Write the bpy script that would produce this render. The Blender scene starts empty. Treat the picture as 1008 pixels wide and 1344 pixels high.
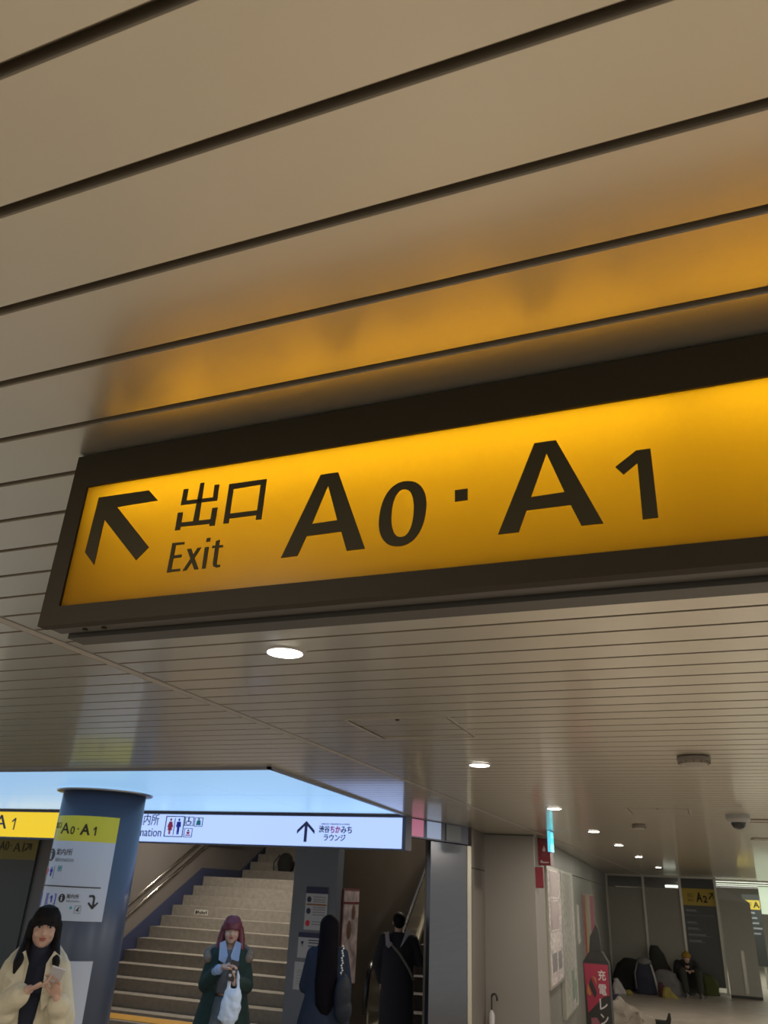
import bpy, bmesh, math, random
from mathutils import Vector, Matrix, noise
PI = math.pi
random.seed(7)
SC = bpy.context.scene
COL = SC.collection

# ---------------------------------------------------------------- camera
CZ, CE = 1.84, 2.46                      # eye height, ceiling height (metres)
F = 1027.47                              # focal length in pixels of the 1008 wide frame
YAW, PITCH, ROLL = -0.38963702, 0.44912477, 0.04882406
CAM = Vector((0, 0, CZ))
_fw = Vector((math.sin(YAW)*math.cos(PITCH), math.cos(YAW)*math.cos(PITCH), math.sin(PITCH)))
_rt = Vector((math.cos(YAW), -math.sin(YAW), 0))
_up = _rt.cross(_fw)
RT = math.cos(ROLL)*_rt + math.sin(ROLL)*_up
UP = -math.sin(ROLL)*_rt + math.cos(ROLL)*_up
cd = bpy.data.cameras.new('camera')
cam = bpy.data.objects.new('camera', cd); COL.objects.link(cam)
cd.sensor_fit = 'HORIZONTAL'; cd.sensor_width = 36; cd.lens = F/1008*36
cd.clip_start = 0.02; cd.clip_end = 200
cd.dof.use_dof = True; cd.dof.focus_distance = 1.5; cd.dof.aperture_fstop = 18
cam.matrix_world = Matrix(((RT.x, UP.x, -_fw.x, CAM.x), (RT.y, UP.y, -_fw.y, CAM.y), (RT.z, UP.z, -_fw.z, CAM.z), (0, 0, 0, 1)))
SC.camera = cam

def ray(x, y): return _fw + RT*((x-504)/F) - UP*((y-672)/F)
def at(x, y, X=None, Y=None, Z=None):    # where the line of sight of a photograph point meets a real plane
    r = ray(x, y)
    t = X/r.x if X is not None else Y/r.y if Y is not None else (Z-CZ)/r.z
    return CAM + r*t

# ---------------------------------------------------------------- world, light, exposure
W = bpy.data.worlds.new('world'); SC.world = W; W.use_nodes = True
bg = W.node_tree.nodes['Background']; bg.inputs[0].default_value = (1.0, 0.96, 0.87, 1); bg.inputs[1].default_value = 0.50
SC.view_settings.view_transform = 'Standard'; SC.view_settings.look = 'None'
SC.view_settings.gamma = 1; SC.view_settings.use_curve_mapping = False
SC.view_settings.exposure = 0.0
SC.cycles.use_denoising = True
SC.cycles.max_bounces = 8; SC.cycles.diffuse_bounces = 4; SC.cycles.glossy_bounces = 4; SC.cycles.transmission_bounces = 6
SC.cycles.caustics_reflective = False; SC.cycles.caustics_refractive = False
SC.cycles.sample_clamp_indirect = 4
DOWNLIGHT_W = 19

# ---------------------------------------------------------------- materials
MATS = {}
def mat(name, col, rough=0.5, metal=0.0, emit=0.0, ecol=None, noise_amt=0.0, scale=8.0, bump=0.0, spec=0.5, stretch=None, trans=0.0, alpha=1.0):
    if name in MATS: return MATS[name]
    m = bpy.data.materials.new(name); m.use_nodes = True; nt = m.node_tree; b = nt.nodes['Principled BSDF']
    c = (*col, 1) if len(col) == 3 else col
    b.inputs['Base Color'].default_value = c
    b.inputs['Roughness'].default_value = rough; b.inputs['Metallic'].default_value = metal
    b.inputs['Specular IOR Level'].default_value = spec
    if trans: b.inputs['Transmission Weight'].default_value = trans
    if emit:
        b.inputs['Emission Color'].default_value = (*(ecol or col), 1); b.inputs['Emission Strength'].default_value = emit
    if noise_amt or bump:
        tc = nt.nodes.new('ShaderNodeTexCoord'); n = nt.nodes.new('ShaderNodeTexNoise'); n.inputs['Scale'].default_value = scale; n.inputs['Detail'].default_value = 4
        mp = nt.nodes.new('ShaderNodeMapping'); nt.links.new(tc.outputs['Object'], mp.inputs[0]); nt.links.new(mp.outputs[0], n.inputs['Vector'])
        if stretch: mp.inputs['Scale'].default_value = stretch
        if noise_amt:
            r = nt.nodes.new('ShaderNodeMapRange'); r.inputs[3].default_value = 1-noise_amt; r.inputs[4].default_value = 1+noise_amt
            r.inputs[1].default_value = .3; r.inputs[2].default_value = .7
            nt.links.new(n.outputs[0], r.inputs[0])
            mx = nt.nodes.new('ShaderNodeVectorMath'); mx.operation = 'SCALE'; mx.inputs[0].default_value = c[:3]
            nt.links.new(r.outputs[0], mx.inputs['Scale']); nt.links.new(mx.outputs[0], b.inputs['Base Color'])
        if bump:
            bp = nt.nodes.new('ShaderNodeBump'); bp.inputs['Strength'].default_value = bump; bp.inputs['Distance'].default_value = .005
            nt.links.new(n.outputs[0], bp.inputs['Height']); nt.links.new(bp.outputs[0], b.inputs['Normal'])
    MATS[name] = m; return m

M_ceil = mat('ceiling_paint', (.76, .70, .575), .33, metal=.82, spec=.9, noise_amt=.02, scale=3)
_b = M_ceil.node_tree.nodes['Principled BSDF']; _b.inputs['Coat Weight'].default_value = .6; _b.inputs['Coat Roughness'].default_value = .09
M_gap = mat('ceiling_gap', (.25, .21, .15), .8)
M_trim = mat('ceiling_trim', (.42, .38, .33), .4)
M_frame = mat('sign_bronze', (.032, .023, .011), .6, spec=.25, noise_amt=.05, scale=30)
M_frame2 = mat('sign_dark_steel', (.10, .09, .075), .4, metal=.5)
M_ink = mat('sign_ink', (.05, .04, .018), .6, spec=.2)
M_white_in = mat('lamp_housing_white', (.85, .85, .82), .7)
def translucent(name, col, w=.97):
    m = bpy.data.materials.new(name); m.use_nodes = True; nt = m.node_tree; nt.nodes.clear()
    o = nt.nodes.new('ShaderNodeOutputMaterial'); t = nt.nodes.new('ShaderNodeBsdfTranslucent'); t.inputs[0].default_value = (*col, 1)
    g = nt.nodes.new('ShaderNodeBsdfGlossy'); g.inputs['Roughness'].default_value = .25
    mx = nt.nodes.new('ShaderNodeMixShader'); mx.inputs[0].default_value = 1-w
    nt.links.new(t.outputs[0], mx.inputs[1]); nt.links.new(g.outputs[0], mx.inputs[2]); nt.links.new(mx.outputs[0], o.inputs[0])
    return m
M_amber = translucent('amber_acrylic', (.74, .52, .06))
M_tube = mat('lamp_tube', (1, 1, 1), emit=6.9, ecol=(1, .95, .86))
M_tube2 = mat('lamp_tube_low', (1, 1, 1), emit=3.0, ecol=(1, .95, .86))
M_lens = mat('downlight_lens', (1, .95, .85), emit=9.0, ecol=(1, .95, .86))
M_lens_trim = mat('downlight_trim', (.55, .52, .48), .35, metal=.2)
M_pane = mat('luminous_pane', (.05, .06, .07), .3, emit=.85, ecol=(.33, .60, .93))
M_paneframe = mat('luminous_frame', (.22, .22, .25), .4, metal=.4)
M_wsign = mat('white_sign_face', (.05, .05, .06), .3, emit=1.12, ecol=(.42, .57, 1.03))
M_ysign = mat('yellow_sign_face', (.10, .08, .01), .3, emit=.85, ecol=(.98, .66, .008))
M_signcase = mat('sign_case', (.07, .075, .11), .4, metal=.4)
M_navyink = mat('navy_ink', (.03, .035, .11), .5)
M_blue = mat('blue_ink', (.01, .02, .45), .5)
M_red = mat('red_ink', (.75, .03, .08), .5)
M_pink = mat('pink_ink', (.8, .06, .30), .5)
M_teal = mat('teal_ink', (.02, .35, .36), .5)
M_black = mat('black_print', (.012, .012, .016), .5)
M_column = mat('column_cladding', (.07, .083, .12), .36, metal=.15, noise_amt=.03, scale=2)
M_ring = mat('column_collar', (.45, .46, .5), .3, metal=.8)
M_poster = mat('poster_white', (.55, .58, .66), .4)
M_poster_y = mat('poster_yellow', (.72, .62, .04), .4)
M_grey = mat('grey_print', (.25, .26, .30), .5)
M_floor = mat('terrazzo_floor', (.42, .37, .31), .35, noise_amt=.12, scale=3)
M_wallR = mat('right_wall_panel', (.20, .20, .18), .35, metal=.2, noise_amt=.04, scale=2)
M_joint = mat('wall_joint', (.05, .05, .045), .7)
M_pil = mat('pillar_paint', (.215, .20, .18), .55, noise_amt=.03, scale=2)
M_darkwall = mat('dark_wall', (.13, .115, .105), .45)
M_steel = mat('brushed_stainless', (.15, .155, .175), .20, metal=1.0, noise_amt=.05, scale=3, stretch=(1, 1, 30))
M_brightedge = mat('steel_edge', (.6, .56, .46), .3, metal=.9)
M_bronzewall = mat('bronze_wall', (.17, .145, .12), .30, metal=.6, noise_amt=.08, scale=2)
M_bluepil = mat('bluegrey_pillar', (.19, .22, .28), .5, noise_amt=.03)
M_stairwall = mat('stair_wall', (.17, .15, .14), .5, noise_amt=.05, scale=2)
M_stringer = mat('stair_stringer', (.035, .045, .10), .5)
M_step = mat('stair_stone', (.27, .245, .215), .6, noise_amt=.14, scale=14)
M_nosingshade_escstep = mat('nosing_shade_escalator_step', (.09, .08, .08), .6)
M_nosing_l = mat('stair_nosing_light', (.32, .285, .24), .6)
M_tact = mat('tactile_orange', (.62, .33, .05), .6)
M_rail = mat('steel_rail', (.7, .66, .6), .22, metal=1)
M_redbox = mat('red_fire_box', (.15, .012, .018), .4)
M_cyan = mat('cyan_lit_face', (.1, .6, .8), emit=.9, ecol=(.12, .66, .86))
M_cyan2 = mat('cyan_lit_band', (.0, .4, .4), emit=.6, ecol=(.0, .52, .48))
M_map = mat('map_print', (.60, .55, .54), .25, noise_amt=.35, scale=7, stretch=(1, 1.3, 3))
M_map2 = mat('map_print_grey', (.50, .50, .46), .25, noise_amt=.2, scale=8, stretch=(1, 1, 2))
M_glassframe = mat('aluminium_post', (.42, .41, .36), .35, metal=.5)
M_board = mat('grey_board', (.36, .35, .30), .6, noise_amt=.03)
M_darkboard = mat('charcoal_board', (.045, .05, .048), .4)
M_mustard = mat('mustard_band', (.58, .43, .06), .5)
M_skin = mat('skin', (.58, .38, .30), .5)
M_lip = mat('lips', (.42, .13, .12), .4)
M_eye = mat('eye', (.02, .015, .015), .2)
M_eyew = mat('eye_white', (.55, .52, .5), .3)
M_hairb = mat('black_hair', (.008, .007, .008), .65, spec=.15, noise_amt=.3, scale=40, stretch=(1, 1, .1))
M_hairr = mat('burgundy_hair', (.13, .018, .035), .4, noise_amt=.3, scale=40, stretch=(1, 1, .1))
M_hairl = mat('dark_brown_hair', (.004, .003, .005), .7, spec=.08, noise_amt=.3, scale=40, stretch=(1, 1, .1))
M_cream = mat('cream_wool', (.62, .57, .43), .85, noise_amt=.06, scale=20, bump=.3)
M_navy = mat('navy_knit', (.018, .022, .045), .85)
M_green = mat('green_wool', (.014, .036, .032), .9, noise_amt=.12, scale=20, bump=.3)
M_fur = mat('fur_trim', (.20, .16, .13), .95, noise_amt=.35, scale=60, bump=1)
M_shirt = mat('pale_blue_shirt', (.30, .40, .62), .8)
M_greytop = mat('grey_top', (.16, .17, .20), .8)
M_denim = mat('washed_denim', (.13, .17, .21), .85, noise_amt=.15, scale=10)
M_bluecoat = mat('slate_navy_coat', (.022, .030, .052), .95, spec=.2, noise_amt=.06, scale=15)
M_darksuit = mat('black_coat', (.012, .013, .024), .8)
M_stripe = mat('striped_scarf', (.36, .34, .40), .85)
M_phone = mat('phone_glass', (.03, .03, .035), .15)
M_phonew = mat('phone_white', (.6, .6, .66), .3)
M_plastic = mat('white_plastic', (.66, .78, .98), .35, noise_amt=.08, scale=9)
M_pearl = mat('pearl', (.75, .75, .72), .25)
M_leather = mat('black_leather', (.010, .014, .024), .45, spec=.3)
M_rubber = mat('black_rubber', (.012, .012, .016), .3)
M_escglass = mat('escalator_panel', (.30, .27, .20), .25, metal=.6)
M_cloth = mat('grey_cloth', (.17, .17, .165), .9, noise_amt=.15, scale=8)
M_beige = mat('beige_cloth', (.34, .30, .25), .9, noise_amt=.1, scale=6)
M_darkcloth = mat('dark_cloth', (.02, .021, .02), .9, noise_amt=.15, scale=8)
M_darkgreen = mat('dark_green_cloth', (.035, .038, .03), .9)
M_yellowhat = mat('yellow_knit', (.36, .22, .025), .9, bump=.5, scale=40)
M_olive = mat('olive_cloth', (.07, .085, .022), .9)
M_navybag = mat('navy_bag', (.024, .025, .045), .8)
M_yellowbag = mat('yellow_bag', (.30, .24, .06), .8)
M_maroon = mat('maroon_bag', (.07, .02, .025), .8)
M_banner = mat('banner_black', (.012, .012, .012), .6)
M_bannerred = mat('banner_red', (.23, .014, .04), .5)
M_bannerorange = mat('banner_orange', (.30, .12, .03), .5)
M_bannerpink = mat('banner_pink', (.20, .06, .08), .5)
M_bannerwhite = mat('banner_white', (.45, .42, .42), .5)
M_lampglow = mat('far_lamp', (1, 1, .9), emit=1.6, ecol=(.9, 1, .8))
M_pinklit = mat('pink_lit_transom', (.5, .15, .25), emit=.34, ecol=(.75, .28, .45))
M_bluelit = mat('blue_lit_transom', (.3, .4, .55), emit=.36, ecol=(.42, .52, .78))
M_greytr = mat('grey_transom', (.17, .19, .21), .25)

# ---------------------------------------------------------------- helpers
def link(name, me, m=None, parent=None):
    o = bpy.data.objects.new(name, me); COL.objects.link(o)
    if m is not None and me is not None and not me.materials:
        for k in (m if isinstance(m, (list, tuple)) else [m]): me.materials.append(k)
    if parent is not None: o.parent = parent
    return o
def tag(o, label, cat, group=None, kind=None):
    if label: o['label'] = label
    if cat: o['category'] = cat
    if group: o['group'] = group
    if kind: o['kind'] = kind
    return o
def empty(name, loc, rz=0, label=None, cat=None, group=None, kind=None):
    o = bpy.data.objects.new(name, None); COL.objects.link(o); o.location = loc; o.rotation_euler = (0, 0, rz); o.empty_display_size = .1
    bpy.context.view_layer.update()
    return tag(o, label, cat, group, kind)
def mesh(verts, faces, name='m'):
    me = bpy.data.meshes.new(name); me.from_pydata([tuple(v) for v in verts], [], faces); me.update(); return me
class MB:
    """collects shapes that belong to ONE mesh"""
    def __init__(s): s.v = []; s.f = []; s.mi = []
    def add(s, vs, fs, mi=0):
        n = len(s.v); s.v += [tuple(v) for v in vs]; s.f += [tuple(i+n for i in f) for f in fs]; s.mi += [mi]*len(fs); return s
    def box(s, a, b, mi=0):
        x0, x1 = sorted((a[0], b[0])); y0, y1 = sorted((a[1], b[1])); z0, z1 = sorted((a[2], b[2]))
        return s.add([(x0,y0,z0),(x1,y0,z0),(x1,y1,z0),(x0,y1,z0),(x0,y0,z1),(x1,y0,z1),(x1,y1,z1),(x0,y1,z1)],
                     [(0,3,2,1),(4,5,6,7),(0,1,5,4),(1,2,6,5),(2,3,7,6),(3,0,4,7)], mi)
    def prism(s, poly, d, mi=0):           # poly: list of 3-D points, d: thickness vector
        n = len(poly); d = Vector(d); P = [Vector(p) for p in poly]
        return s.add(P+[p+d for p in P], [tuple(range(n)), tuple(reversed(range(n, 2*n)))]+[(i, (i+1) % n + 0 if False else (i+1) % n, (i+1) % n+n, i+n) for i in range(n)], mi)
    def tube(s, pts, r, n=10, mi=0, cap=True):
        P = [Vector(p) for p in pts]; rs = r if isinstance(r, (list, tuple)) else [r]*len(P); V = []; Fc = []
        up = None
        for i, p in enumerate(P):
            t = (P[min(i+1, len(P)-1)]-P[max(i-1, 0)]).normalized()
            if up is None: up = t.orthogonal().normalized()
            up = (up - t*up.dot(t)).normalized(); b = t.cross(up)
            for k in range(n):
                a = 2*PI*k/n; V.append(p+(up*math.cos(a)+b*math.sin(a))*rs[i])
        for i in range(len(P)-1):
            for k in range(n): Fc.append((i*n+k, i*n+(k+1) % n, (i+1)*n+(k+1) % n, (i+1)*n+k))
        if cap: Fc += [tuple(reversed(range(n))), tuple((len(P)-1)*n+k for k in range(n))]
        return s.add(V, Fc, mi)
    def lathe(s, prof, c=(0,0,0), n=32, mi=0, sx=1, sy=1):   # prof: (r, z)
        V = []; Fc = []
        for r, z in prof:
            for k in range(n):
                a = 2*PI*k/n; V.append((c[0]+r*sx*math.cos(a), c[1]+r*sy*math.sin(a), c[2]+z))
        for i in range(len(prof)-1):
            for k in range(n): Fc.append((i*n+k, i*n+(k+1) % n, (i+1)*n+(k+1) % n, (i+1)*n+k))
        Fc += [tuple(reversed(range(n))), tuple((len(prof)-1)*n+k for k in range(n))]
        return s.add(V, Fc, mi)
    def loft(s, secs, n=20, mi=0, e=2.0):    # secs: (x,y,z,rx,ry) closed stack of rings
        V = []; Fc = []
        for x, y, z, rx, ry in secs:
            for k in range(n):
                a = 2*PI*k/n; ca, sa = math.cos(a), math.sin(a)
                V.append((x+rx*math.copysign(abs(ca)**(2/e), ca), y+ry*math.copysign(abs(sa)**(2/e), sa), z))
        for i in range(len(secs)-1):
            for k in range(n): Fc.append((i*n+k, i*n+(k+1) % n, (i+1)*n+(k+1) % n, (i+1)*n+k))
        Fc += [tuple(reversed(range(n))), tuple((len(secs)-1)*n+k for k in range(n))]
        return s.add(V, Fc, mi)
    def shell(s, secs, gap, th=.018, n=26, mi=0):   # like loft but open in front (-Y) by half angle gap[i]; thick
        V = []; Fc = []; m = n+1
        for layer in (0, 1):
            for (x, y, z, rx, ry), g in zip(secs, gap):
                for k in range(m):
                    a = -PI/2+g+(2*PI-2*g)*k/n
                    V.append((x+(rx-layer*th)*math.cos(a), y+(ry-layer*th)*math.sin(a), z))
        L = len(secs); o = L*m
        for i in range(L-1):
            for k in range(n):
                a, b, c, d = i*m+k, i*m+k+1, (i+1)*m+k+1, (i+1)*m+k
                Fc.append((a, b, c, d)); Fc.append((o+d, o+c, o+b, o+a))
            Fc.append((i*m, (i+1)*m, o+(i+1)*m, o+i*m)); Fc.append((i*m+n, o+i*m+n, o+(i+1)*m+n, (i+1)*m+n))
        for k in range(n):
            Fc.append((k, o+k, o+k+1, k+1)); t = (L-1)*m
            Fc.append((t+k, t+k+1, o+t+k+1, o+t+k))
        return s.add(V, Fc, mi)
    def ball(s, c, r, n=14, mi=0, rot=None):
        c = Vector(c); r = Vector(r if hasattr(r, '__len__') else (r, r, r)); V = []; Fc = []; h = n//2
        V.append(Vector((0, 0, -r.z)))
        for i in range(1, h):
            p = -PI/2+PI*i/h
            for k in range(n):
                a = 2*PI*k/n; V.append(Vector((r.x*math.cos(p)*math.cos(a), r.y*math.cos(p)*math.sin(a), r.z*math.sin(p))))
        V.append(Vector((0, 0, r.z)))
        for k in range(n): Fc.append((0, 1+(k+1) % n, 1+k))
        for i in range(h-2):
            for k in range(n): Fc.append((1+i*n+k, 1+i*n+(k+1) % n, 1+(i+1)*n+(k+1) % n, 1+(i+1)*n+k))
        t = len(V)-1; b = 1+(h-2)*n
        for k in range(n): Fc.append((t, b+k, b+(k+1) % n))
        if rot is not None: V = [rot @ v for v in V]
        return s.add([v+c for v in V], Fc, mi)
    def cap(s, a, ra, b, rb, n=12):
        s.ball(a, ra, n); s.ball(b, rb, n); s.tube([a, b], [ra, rb], n); return s
    def chain(s, pts, rs, n=12):
        for i in range(len(pts)-1): s.cap(pts[i], rs[i], pts[i+1], rs[i+1], n)
        return s
    def mesh(s, name='m'):
        me = bpy.data.meshes.new(name); me.from_pydata(s.v, [], s.f)
        for p, i in zip(me.polygons, s.mi): p.material_index = i
        bm = bmesh.new(); bm.from_mesh(me); bmesh.ops.recalc_face_normals(bm, faces=bm.faces); bm.to_mesh(me); bm.free()
        me.update(); return me
    def build(s, name, m, parent=None, smooth=False, local=False):
        if parent is not None and not local:
            inv = parent.matrix_world.inverted(); s.v = [tuple(inv @ Vector(v)) for v in s.v]
        me = s.mesh(name)
        if smooth: me.shade_smooth()
        return link(name, me, m, parent)
def remesh(mb, voxel, smooth=3):
    """one continuous skin over all the overlapping shapes of mb"""
    o = bpy.data.objects.new('tmp', mb.mesh()); COL.objects.link(o)
    r = o.modifiers.new('r', 'REMESH'); r.mode = 'VOXEL'; r.voxel_size = voxel; r.use_smooth_shade = True
    if smooth:
        s = o.modifiers.new('s', 'SMOOTH'); s.factor = .5; s.iterations = smooth
    dg = bpy.context.evaluated_depsgraph_get()
    me = bpy.data.meshes.new_from_object(o.evaluated_get(dg)); me.materials.clear()
    old = o.data; bpy.data.objects.remove(o); bpy.data.meshes.remove(old)
    me.shade_smooth(); return me
def blob(name, mb, voxel, m, parent=None, smooth=3): return link(name, remesh(mb, voxel, smooth), m, parent)
def join_meshes(meshes):
    bm = bmesh.new()
    for me in meshes: bm.from_mesh(me)
    me = bpy.data.meshes.new('j'); bm.to_mesh(me); bm.free(); me.shade_smooth(); return me

def text_mesh(s, bold=0.0):
    c = bpy.data.curves.new('t', 'FONT'); c.body = s; c.size = 1; c.extrude = .5; c.offset = bold; c.resolution_u = 3
    o = bpy.data.objects.new('t', c); COL.objects.link(o)
    dg = bpy.context.evaluated_depsgraph_get(); me = bpy.data.meshes.new_from_object(o.evaluated_get(dg))
    bpy.data.objects.remove(o); bpy.data.curves.remove(c); me.materials.clear(); return me
def plane_map(bl, br, tl, n, th=.002):
    bl, br, tl = Vector(bl), Vector(br), Vector(tl); n = Vector(n).normalized()
    return lambda u, v, t: bl+(br-bl)*u+(tl-bl)*v+n*(t*th)
ONE = [[(.52, 1), (.92, 1), (.92, 0), (.52, 0), (.52, .74), (.12, .56), (0, .70)]]
def put_text(s, mp, m, parent, name='lettering', bold=0.0):
    me = text_mesh(s, bold)
    if not me.vertices: return None
    xs = [v.co.x for v in me.vertices]; ys = [v.co.y for v in me.vertices]; x0, x1, y0, y1 = min(xs), max(xs), min(ys), max(ys)
    inv = parent.matrix_world.inverted()
    for v in me.vertices:
        u = (v.co.x-x0)/max(x1-x0, 1e-6); w = (v.co.y-y0)/max(y1-y0, 1e-6); v.co = inv @ mp(u, w, 0 if v.co.z < 0 else 1)
    me.name = name; return link(name, me, m, parent)
def put_polys(polys, mp, m, parent, name):
    """polys in 0..1 plane coordinates as thin plates, one mesh"""
    b = MB()
    for P in polys:
        n = len(P); V = [mp(u, v, 0) for u, v in P]+[mp(u, v, 1) for u, v in P]
        b.add(V, [tuple(range(n)), tuple(reversed(range(n, 2*n)))]+[(i, (i+1) % n, (i+1) % n+n, i+n) for i in range(n)])
    return b.build(name, m, parent)
def rect(u0, v0, u1, v1): return [(u0, v0), (u1, v0), (u1, v1), (u0, v1)]
def disc(cu, cv, ru, rv, n=20): return [(cu+ru*math.cos(2*PI*k/n), cv+rv*math.sin(2*PI*k/n)) for k in range(n)]
ARROW_UP = [[(.5, 1), (1, .55), (1, .38), (.58, .76), (.58, 0), (.42, 0), (.42, .76), (0, .38), (0, .55)]]
MAN = [disc(.5, .9, .11, .09, 12), [(.25, .78), (.75, .78), (.82, .45), (.70, .45), (.66, .66), (.64, 0), (.53, 0), (.5, .4), (.47, 0), (.36, 0), (.34, .66), (.30, .45), (.18, .45)]]
WOMAN = [disc(.5, .9, .11, .09, 12), [(.32, .78), (.68, .78), (.88, .46), (.76, .42), (.66, .6), (.80, .25), (.62, .25), (.62, 0), (.52, 0), (.52, .25), (.48, .25), (.48, 0), (.38, 0), (.38, .25), (.20, .25), (.34, .6), (.24, .42), (.12, .46)]]

# ================================================================ SETTING
# ---- ceiling of long metal planks
PW, PY0 = 0.12303, 0.28389
ceil = MB().box((-14, -2.2, CE+.022), (3.6, 7.3, CE+.06)).box((-2.98, 7.3, CE+.022), (3.6, 34, CE+.06)).build('ceiling', M_gap)
tag(ceil, 'low ceiling of long cream metal planks with dark joints', 'ceiling', kind='structure')
def plank_mesh(x0, x1):
    h = PW/2-.0050; b = MB(); c = .0015
    prof = [(-h, .0215), (-h, c), (-h+c, 0), (h-c, 0), (h, c), (h, .0215)]
    V = [(x0, y, z) for y, z in prof]+[(x1, y, z) for y, z in prof]; n = 6
    b.add(V, [tuple(range(n)), tuple(reversed(range(n, 2*n)))], 1)
    for i in range(n): b.add([V[i], V[(i+1) % n], V[(i+1) % n+n], V[i+n]], [(0, 1, 2, 3)], 0 if i == 2 else 1)  # edges wear the dark gap colour, painting shade into the grooves
    return b
XS = -1.727                                # the long joint
XLIT0, YLIT0, XLIT1, YLIT1 = -2.395, 4.26, -2.585, 7.10
cache = {}
def plank(x0, x1, k, store):
    y = PY0+(k+.5)*PW
    key = (round(x0, 3), round(x1, 3))
    if store is not None:
        b = plank_mesh(x0, x1)
        
        for f_, mi_ in zip(b.f, b.mi): store.add([(b.v[q_][0], b.v[q_][1]+y, b.v[q_][2]+CE) for q_ in f_], [tuple(range(len(f_)))], mi_)
        return
    if key not in cache: cache[key] = plank_mesh(x0, x1).mesh('ceiling_plank')
    o = link('ceiling_plank', cache[key], [M_ceil, M_gap], ceil); o.location = (0, y, CE)
far = MB()
for k in range(-19, 262):
    st = far if k > 62 else None
    y = PY0+(k+.5)*PW
    plank(XS+.004, 3.55, k, st)
    if YLIT0 < y < YLIT1:
        xe = XLIT0+(XLIT1-XLIT0)*(y-YLIT0)/(YLIT1-YLIT0)
        plank(round(xe+.035, 3), XS-.045, k, st)
    else: plank(-13.9 if y < 7.2 else -2.98, XS-.045, k, st)
fo = far.build('ceiling_plank', [M_ceil, M_gap], ceil); fo['kind'] = 'stuff'
MB().box((XS-.040, -2.2, CE-.001), (XS-.006, 34, CE+.02)).build('joint_strip', M_trim, ceil)

# ---- floor
fl = MB().box((-14, -3, -.1), (3.6, 40, 0)).build('floor', M_floor); tag(fl, 'worn beige stone concourse floor', 'floor', kind='structure')

# ---- right hand wall, slightly skewed to the planks
def RW(y, off=0): return Vector((-1.86-.062*(y-9.35)+off, y, 0))
wr = MB(); a, b_ = RW(9.45, -.03), RW(22.6, -.03)
wr.prism([(a.x, a.y, 0), (b_.x, b_.y, 0), (b_.x, b_.y, CE), (a.x, a.y, CE)], (-.12, 0, 0)).build('wall_right', M_joint)
wallr = bpy.data.objects['wall_right']; tag(wallr, 'grey metal panelled wall running back on the right of the pale pillar', 'wall', kind='structure')
ys = [9.46, 11.4, 13.3, 15.5, 17.8, 20.1, 22.5]
for i in range(6):
    for z0, z1 in ((.08, 2.17), (2.18, 2.455)):
        p, q = RW(ys[i]+.006), RW(ys[i+1]-.006)
        MB().prism([(p.x, p.y, z0), (q.x, q.y, z0), (q.x, q.y, z1), (p.x, p.y, z1)], (-.03, 0, 0)).build('wall_panel', M_wallR, wallr)
p, q = RW(9.46, .006), RW(22.5, .006)
bs = MB().prism([(p.x, p.y, 0), (q.x, q.y, 0), (q.x, q.y, .08), (p.x, p.y, .08)], (-.036, 0, 0)).build('skirting', M_joint, wallr)

# ---- pale pillar and dark return wall
pl = MB().prism([(-2.40, 9.28, 0), (-1.86, 9.35, 0), (-1.86, 9.35, CE), (-2.40, 9.28, CE)], (-.01, .62, 0)).build('wall_pillar', M_pil)
tag(pl, 'broad plain grey pillar beside the red fire boxes', 'pillar', kind='structure')
MB().prism([(-2.398, 9.274, CE-.012), (-1.856, 9.344, CE-.012), (-1.856, 9.344, CE), (-2.398, 9.274, CE)], (0, -.006, 0)).build('dark_head_trim', M_joint, pl)  # thin dark strip along the pillar head
dw = MB().prism([(-2.31, 8.42, 0), (-2.40, 9.28, 0), (-2.40, 9.28, CE), (-2.31, 8.42, CE)], (-.1, 0, 0)).build('wall_return', M_darkwall)
tag(dw, 'narrow dark wall between stainless jamb and broad grey pillar', 'wall', kind='structure')
MB().prism([(-2.306, 8.42, 2.07), (-2.396, 9.27, 2.07), (-2.396, 9.27, 2.085), (-2.306, 8.42, 2.085)], (-.01, 0, 0)).build('joint_strip', M_joint, dw)

# ---- bulkhead over the escalator opening with lit transom panes
A, B = Vector((-2.62, 7.36, 0)), Vector((-2.33, 8.36, 0)); AB = (B-A); nrm = Vector((AB.y, -AB.x, 0)).normalized(); bt = 2.29
bh = MB().prism([A+Vector((0,0,bt)), B+Vector((0,0,bt)), B+Vector((0,0,CE)), A+Vector((0,0,CE))], -nrm*.10).build('wall_bulkhead', M_signcase)
tag(bh, 'short dark bulkhead with pink, blue and grey transom panes above the escalator opening', 'bulkhead', kind='structure')
def along(x, z):                           # point on the bulkhead plane seen at image column x
    r = ray(x, 1090); t = (A.x*AB.y-A.y*AB.x)/(r.x*AB.y-r.y*AB.x); P = CAM+r*t; P.z = z; return P
for x0, x1, m in ((536, 555, M_pinklit), (560, 578, M_bluelit), (585, 604, M_greytr)):
    a, b2 = along(x0, bt+.012), along(x1, bt+.012)
    MB().prism([a+nrm*.001, b2+nrm*.001, Vector((b2.x, b2.y, CE-.01))+nrm*.001, Vector((a.x, a.y, CE-.01))+nrm*.001], nrm*.008).build('transom_pane', m, bh)
a, b2 = along(566, 0), along(613, 0)
jm = MB().prism([a, b2, Vector((b2.x, b2.y, bt-.012)), Vector((a.x, a.y, bt-.012))], -nrm*.04).build('wall_jamb', M_steel)
tag(jm, 'brushed stainless steel jamb right of the escalator opening', 'jamb', kind='structure')
c = along(618, 0)
MB().prism([b2+nrm*.004, c+nrm*.004, Vector((c.x, c.y, bt-.012))+nrm*.004, Vector((b2.x, b2.y, bt-.012))+nrm*.004], -nrm*.05).build('corner_strip', M_brightedge, jm)

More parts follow.
